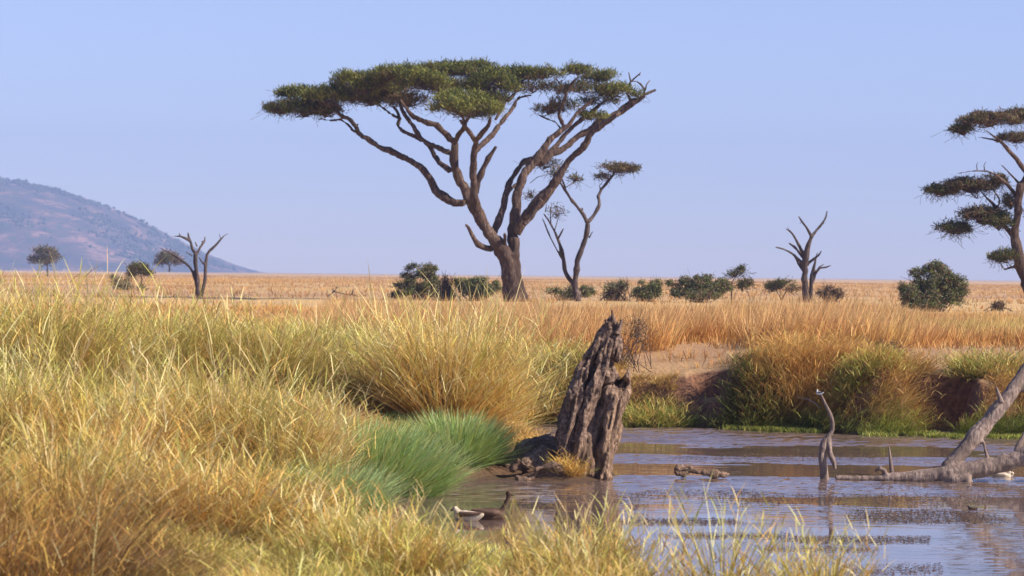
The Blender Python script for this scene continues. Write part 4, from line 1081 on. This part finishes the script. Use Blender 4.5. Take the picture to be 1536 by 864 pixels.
S = [(-.05, .0, [(885, 735, 28), (882, 690, 30), (892, 640, 27), (903, 600, 22), (908, 570, 16)]),
     (-.3, -.25, [(900, 722, 15), (893, 690, 13), (888, 650, 12), (893, 610, 11)]), (.10, .12, [(872, 735, 34), (868, 700, 33), (866, 650, 27), (877, 600, 25), (892, 545, 18), (906, 510, 14), (915, 490, 10), (919, 474, 5)]),
     (-.12, -.1, [(892, 735, 25), (893, 700, 24), (905, 650, 24), (917, 605, 22), (924, 582, 19)]),
     (-.1, 0, [(897, 730, 17), (900, 700, 15), (916, 640, 17), (930, 596, 15), (937, 572, 10)]),
     (-.05, 0, [(936, 585, 8), (941, 566, 4.5), (944, 556, 3), (943, 547, 1.6)]),
     (-.28, -.2, [(857, 700, 20), (852, 650, 15), (859, 610, 13), (873, 565, 11), (889, 532, 9), (903, 508, 7)]),
     (-.42, -.28, [(878, 715, 14), (874, 665, 12), (884, 615, 10), (896, 570, 9), (905, 535, 7), (914, 508, 5)]),
     (-.40, -.36, [(905, 720, 12), (906, 680, 11), (918, 630, 10), (930, 595, 9)]),
     (0, .1, [(921, 540, 7), (925, 515, 7), (926, 496, 6), (928, 484, 3)]),
     (.0, .05, [(914, 494, 5), (911, 484, 3.5), (908, 480, 2)]), (.0, .0, [(925, 500, 6), (930, 488, 3.6), (932, 478, 2)]), (.05, .0, [(920, 486, 6), (920, 474, 3.6), (918, 464, 1.9)]),
     (-.1, 0, [(915, 575, 14), (912, 555, 9), (914, 540, 6)]),
     (-.1, -.5, [(905, 715, 12), (912, 724, 9), (918, 730, 5)])]
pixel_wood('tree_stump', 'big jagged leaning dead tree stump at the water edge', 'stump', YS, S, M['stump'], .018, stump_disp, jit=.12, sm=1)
# muddy root mound beside it
def mound_disp(co, no):
    n = fbm(co[:, 0] * 4, co[:, 1] * 4, co[:, 2] * 4, o=4, seed=141)
    return co + no * (.26 * (n - .5) + .05 * (fbm(co[:, 0] * 15, co[:, 1] * 15, co[:, 2] * 15, o=2, seed=142) - .5))[:, None]
pixel_wood('root_mound', 'low muddy mound of roots between the green sedge and the stump', 'mound', 45.9, [
    (0, .3, [(762, 716, 16), (785, 702, 22), (815, 696, 26), (845, 688, 30), (872, 700, 28)]), (-.7, -.5, [(775, 724, 9), (800, 720, 14), (835, 718, 17), (868, 722, 14)]), (-.75, -.6, [(800, 705, 5), (830, 700, 7), (862, 712, 8)]), (.4, .9, [(760, 690, 12), (800, 680, 18), (845, 668, 18)]),
    (-.45, -.3, [(768, 700, 5), (785, 705, 6), (800, 722, 5)]), (-.5, -.3, [(775, 690, 4), (800, 700, 5), (815, 718, 4)])], M['mud'], .03, mound_disp, jit=.1)
tussock('grass_tussock', 858, 45.3, .34, .15, 500, PB, ([STRAW, GOLD], [1, 1]), 'little straw coloured tuft growing on the root mound against the stump foot', 'tussock', .6, .3, .010, z=.25)

# ------------------------------------------------------------------ log and sticks in the water
YL = 46.0
pixel_wood('fallen_log', 'pale fallen tree in the water with one thick branch rising at the right edge', 'log', YL, [
    (0, 0, [(1252, 717, 3), (1280, 718, 4), (1320, 718, 6), (1360, 716, 9), (1400, 713, 13), (1440, 708, 16), (1480, 700, 15), (1515, 692, 14), (1560, 680, 15), (1620, 662, 16)]),
    (0, -.2, [(1400, 722, 7), (1430, 722, 10), (1455, 722, 8)]),
    (0, .6, [(1422, 703, 12), (1437, 684, 10.5), (1460, 656, 12), (1480, 636, 11), (1500, 612, 10), (1517, 588, 9), (1532, 563, 8), (1550, 530, 8), (1575, 470, 7)]),
    (.4, .4, [(1530, 585, 4), (1545, 572, 6), (1565, 545, 6)]),
    (.1, .2, [(1502, 605, 4), (1497, 590, 3), (1493, 578, 1.4)]),
    (.1, 0, [(1468, 655, 3.5), (1476, 664, 3), (1478, 675, 2.6), (1483, 692, 2.4)]),
    (0, .3, [(1522, 690, 6), (1526, 672, 5.5), (1535, 655, 5), (1545, 630, 4.5)]),
    (0, 0, [(1312, 707, 2), (1320, 702, 4), (1326, 706, 3.5), (1330, 714, 4)]),
    (-.05, -.1, [(1446, 724, 3), (1452, 716, 3), (1459, 726, 2)]),
    (0, 0, [(1495, 691, 4), (1506, 683, 3.5), (1512, 688, 3)])],
    M['log'], .02, ridge_disp(.012, 9, 9), jit=.12)
pixel_wood('wooden_stake', 'short pointed stake standing up behind the fallen log', 'stake', 46.3, [[(1338, 716, 3.6), (1336, 695, 3.2), (1333, 670, 1.6)]], M['log'], .012, jit=.05)
YK = 46.2
pixel_wood('leaning_stick', 'crooked forked dead stick standing in the water with a bird on its tip', 'stick', YK, [
    (0, 0, [(1236, 722, 7), (1235, 705, 6), (1233, 685, 6.2), (1236, 665, 5.6), (1241, 657, 5.2), (1248, 645, 3.8), (1247, 628, 3.6), (1243, 618, 3.2), (1238, 607, 2.8), (1232, 594, 2), (1230, 590, 1.2)]),
    (0, -.15, [(1243, 658, 3.6), (1245, 678, 4.2), (1250, 692, 4.2), (1253, 704, 1.6)]), (0, 0, [(1233, 712, 5), (1237, 704, 4)])],
    M['log'], .011, ridge_disp(.008, 12, 5), jit=.08)
pixel_wood('drooping_branch', 'thin pale twigs hanging from the far bank behind the leaning stick', 'branch', 60.3, [
    (1.2, .3, [(1176, 584, 2), (1195, 596, 2.2), (1212, 612, 2), (1226, 640, 1.4), (1228, 658, 1)]), (.5, 0, [(1195, 596, 1.8), (1215, 600, 1.5), (1232, 612, 1.2)]),
    (.2, .1, [(1225, 632, 1.2), (1224, 655, 1), (1222, 672, .7)]), (.2, 0, [(1232, 640, 1), (1237, 656, .8)])], M['log'], .014, jit=.1)
pixel_wood('mud_hump', 'dark half sunk lump of mud and wood in the open water right of the stump', 'mud lump', 46.0, [
    (0, 0, [(1014, 712, 8), (1022, 708, 11), (1034, 706, 10), (1050, 711, 5), (1070, 712, 4), (1095, 713, 3)]), (.1, .1, [(1030, 704, 6), (1040, 702, 4)])], M['mud'], .018, mound_disp, jit=.1)

# ------------------------------------------------------------------ birds
def plain_mat(name, c, rough=.7):
    m, t, b = mat(name, rough)
    nn = noise_tex(t, 40, 3, mapping(t, (1, 1, 1)))
    t.links.new(ramp(t, nn, [(.35, tuple(x * .7 for x in c)), (.65, c)]), b.inputs['Base Color'])
    return m
M['duckdark'] = plain_mat('dark_brown_feathers', (.085, .045, .028)); M['duckpale'] = plain_mat('pale_buff_feathers', (.62, .50, .38))
M['bill'] = plain_mat('grey_bill', (.08, .07, .07), .4); M['wing'] = plain_mat('wing_feathers', (.13, .075, .05)); M['white'] = plain_mat('white_feathers', (.8, .8, .8)); M['black'] = plain_mat('black_feathers', (.02, .02, .022))

def bird(name, label, loc, s, heading, bodym, wingm, neck=(.17, .26), head=.045, cat='duck', group=None):
    root = empty(name, loc, label, cat, group)
    c, sn = math.cos(heading), math.sin(heading)
    def Tp(p):
        x, y, z = p[0] * s, p[1] * s, p[2] * s
        return np.array([loc[0] + x * c - y * sn, loc[1] + x * sn + y * c, loc[2] + z])
    def tb(pts, rad, sides=10): return tube([Tp(p) for p in pts], [r * s for r in rad], sides, .02 * s + .004)
    nx_, nz_ = neck
    body = [tb([(-.27, 0, .10), (-.20, 0, .075), (-.10, 0, .05), (.02, 0, .045), (.12, 0, .06), (.16, 0, .09)], [.012, .05, .085, .10, .08, .04]),
            tb([(.11, 0, .08), (.155, 0, .14), (nx_ - .01, 0, nz_ - .06), (nx_ + .005, 0, nz_)], [.06, .038, .028, .03]),
            tb([(nx_ - .035, 0, nz_ + .005), (nx_, 0, nz_ + .012), (nx_ + .04, 0, nz_ + .002)], [head * .5, head, head * .6])]
    skin('body', body, bodym, .011 * s, None, root, 3)
    for sd_ in (-1, 1):
        V, Fc = join_pf([tb([(-.25, sd_ * .035, .115), (-.12, sd_ * .078, .10), (.03, sd_ * .085, .09), (.10, sd_ * .06, .09)], [.006, .03, .04, .018], 8)])
        attach(mesh_from('wing', V, Fc, mat=wingm, smooth=True), root)
        e = Tp((nx_ + .02, sd_ * head * .75, nz_ + .018))
        V, Fc = tube([e + np.array([0, 0, -.004 * s]), e + np.array([0, 0, .004 * s])], [.007 * s] * 2, 6, .01)
        attach(mesh_from('eye', V, Fc, mat=M['black'], smooth=True), root)
    V, Fc = tb([(nx_ + .035, 0, nz_ + .002), (nx_ + .065, 0, nz_ - .006), (nx_ + .09, 0, nz_ - .008)], [.018, .014, .005], 8)
    attach(mesh_from('bill', V, Fc, mat=M['bill'], smooth=True), root)
    return root
def wloc(px, row, z=0):
    x, y = wp(px, row); return (x, y, z)
bird('duck', 'dark brown duck swimming with raised neck behind the foreground grass', wloc(741, 779, .0), 1.05, 0.0, M['duckdark'], M['wing'], neck=(.21, .31), group='ducks on the pool')
bird('duck', 'pale buff duck floating just behind the dark brown one', wloc(703, 781, .0), .95, 2.7, M['duckpale'], M['wing'], neck=(.16, .14), group='ducks on the pool')
bird('duck', 'pale resting duck with dark head showing beyond the fallen log', wloc(1508, 716, -.02), .72, -.15, M['duckpale'], M['duckpale'], neck=(.20, .11), group='ducks on the pool')
bird('water_bird', 'tiny dark bird sitting low on the open water below the fallen log', wloc(1462, 764, -.01), .30, 3.1, M['black'], M['wing'], neck=(.16, .16), cat='bird')
tp = P(1229, 591, YK)
bird('perched_bird', 'tiny black and white bird perched on the tip of the leaning stick', (tp[0], tp[1], tp[2] - .0), .28, 2.6, M['white'], M['black'], neck=(.12, .20), head=.055, cat='bird')

# ------------------------------------------------------------------ floating weed
def weed(n, px0, px1, r0, r1):
    px = rng.uniform(px0, px1, n); row = rng.uniform(r0, r1, n)
    hz = 412 + (px - 768) * .0104
    Y = CAM_H * F / (row - hz); X = XP(px, Y)
    edge = np.minimum((px - px0), (px1 - px)) / (px1 - px0) * 3 * np.minimum(row - r0, r1 - row) / (r1 - r0) * 3
    keep = vn(X * 1.2, Y * .9, seed=151) * .8 + np.clip(edge, 0, .6) > rng.uniform(.35, .95, n)
    return X[keep], Y[keep]
WX, WY = [], []
for n_, a_, b_, c_, d_ in ((3600, 1110, 1560, 738, 762), (3400, 1270, 1520, 765, 786), (1400, 920, 1160, 735, 752), (1500, 1300, 1540, 705, 740), (1500, 1150, 1400, 805, 816), (900, 1130, 1330, 819, 829), (1200, 930, 1120, 778, 788), (1000, 960, 1200, 800, 808), (700, 1250, 1420, 845, 864), (1500, 1000, 1380, 682, 692), (700, 780, 1000, 740, 760)):
    x_, y_ = weed(int(n_ * 1.4), a_, b_, c_, d_); WX.append(x_); WY.append(y_)
X = np.concatenate(WX); Y = np.concatenate(WY); k = water_sd(X, Y) < -.1; X, Y = X[k], Y[k]; N = len(X)
a = rng.uniform(0, 6.28, N); s = rng.uniform(.006, .020, N); z = rng.uniform(.003, .014, N)
V = np.stack([np.stack([X + np.cos(a + q) * s * r, Y + np.sin(a + q) * s * r, z + dz * s], 1) for q, r, dz in ((0, 1, .5), (1.4, .6, 0), (3.1, 1.1, .3), (4.6, .7, 0))], 1).reshape(-1, 3)
C = np.repeat(pick([np.array([.045, .03, .035]), np.array([.15, .09, .06]), np.array([.08, .08, .05])], [3, 3, 1], N), 4, axis=0)
o = mesh_from('floating_weed', V, loops=(np.arange(N * 4), np.arange(N) * 4, None), mat=M['leaf'], cols=C)
tag(o, 'scattered dark scraps of weed floating in bands on the water', 'water weed', kind='stuff')

# ------------------------------------------------------------------ haze
def box(name, x0, x1, y0, y1, z0, z1):
    V = [(x, y, z) for z in (z0, z1) for y in (y0, y1) for x in (x0, x1)]
    Fc = [(0, 2, 3, 1), (4, 5, 7, 6), (0, 1, 5, 4), (2, 6, 7, 3), (0, 4, 6, 2), (1, 3, 7, 5)]
    return mesh_from(name, V, Fc)
hz = box('haze', -5600, 5600, -300, 7100, -6, 330)
m = bpy.data.materials.new('haze_air'); m.use_nodes = True; t = m.node_tree
t.nodes.remove(t.nodes['Principled BSDF'])
pv = node(t, 'ShaderNodeVolumePrincipled'); pv.inputs['Color'].default_value = (.46, .60, 1.0, 1); pv.inputs['Density'].default_value = .00019
pv.inputs['Anisotropy'].default_value = 0.0
t.links.new(pv.outputs[0], t.nodes['Material Output'].inputs['Volume'])
hz.data.materials.append(m); tag(hz, 'thin blue air haze over the plain', 'haze', kind='stuff')
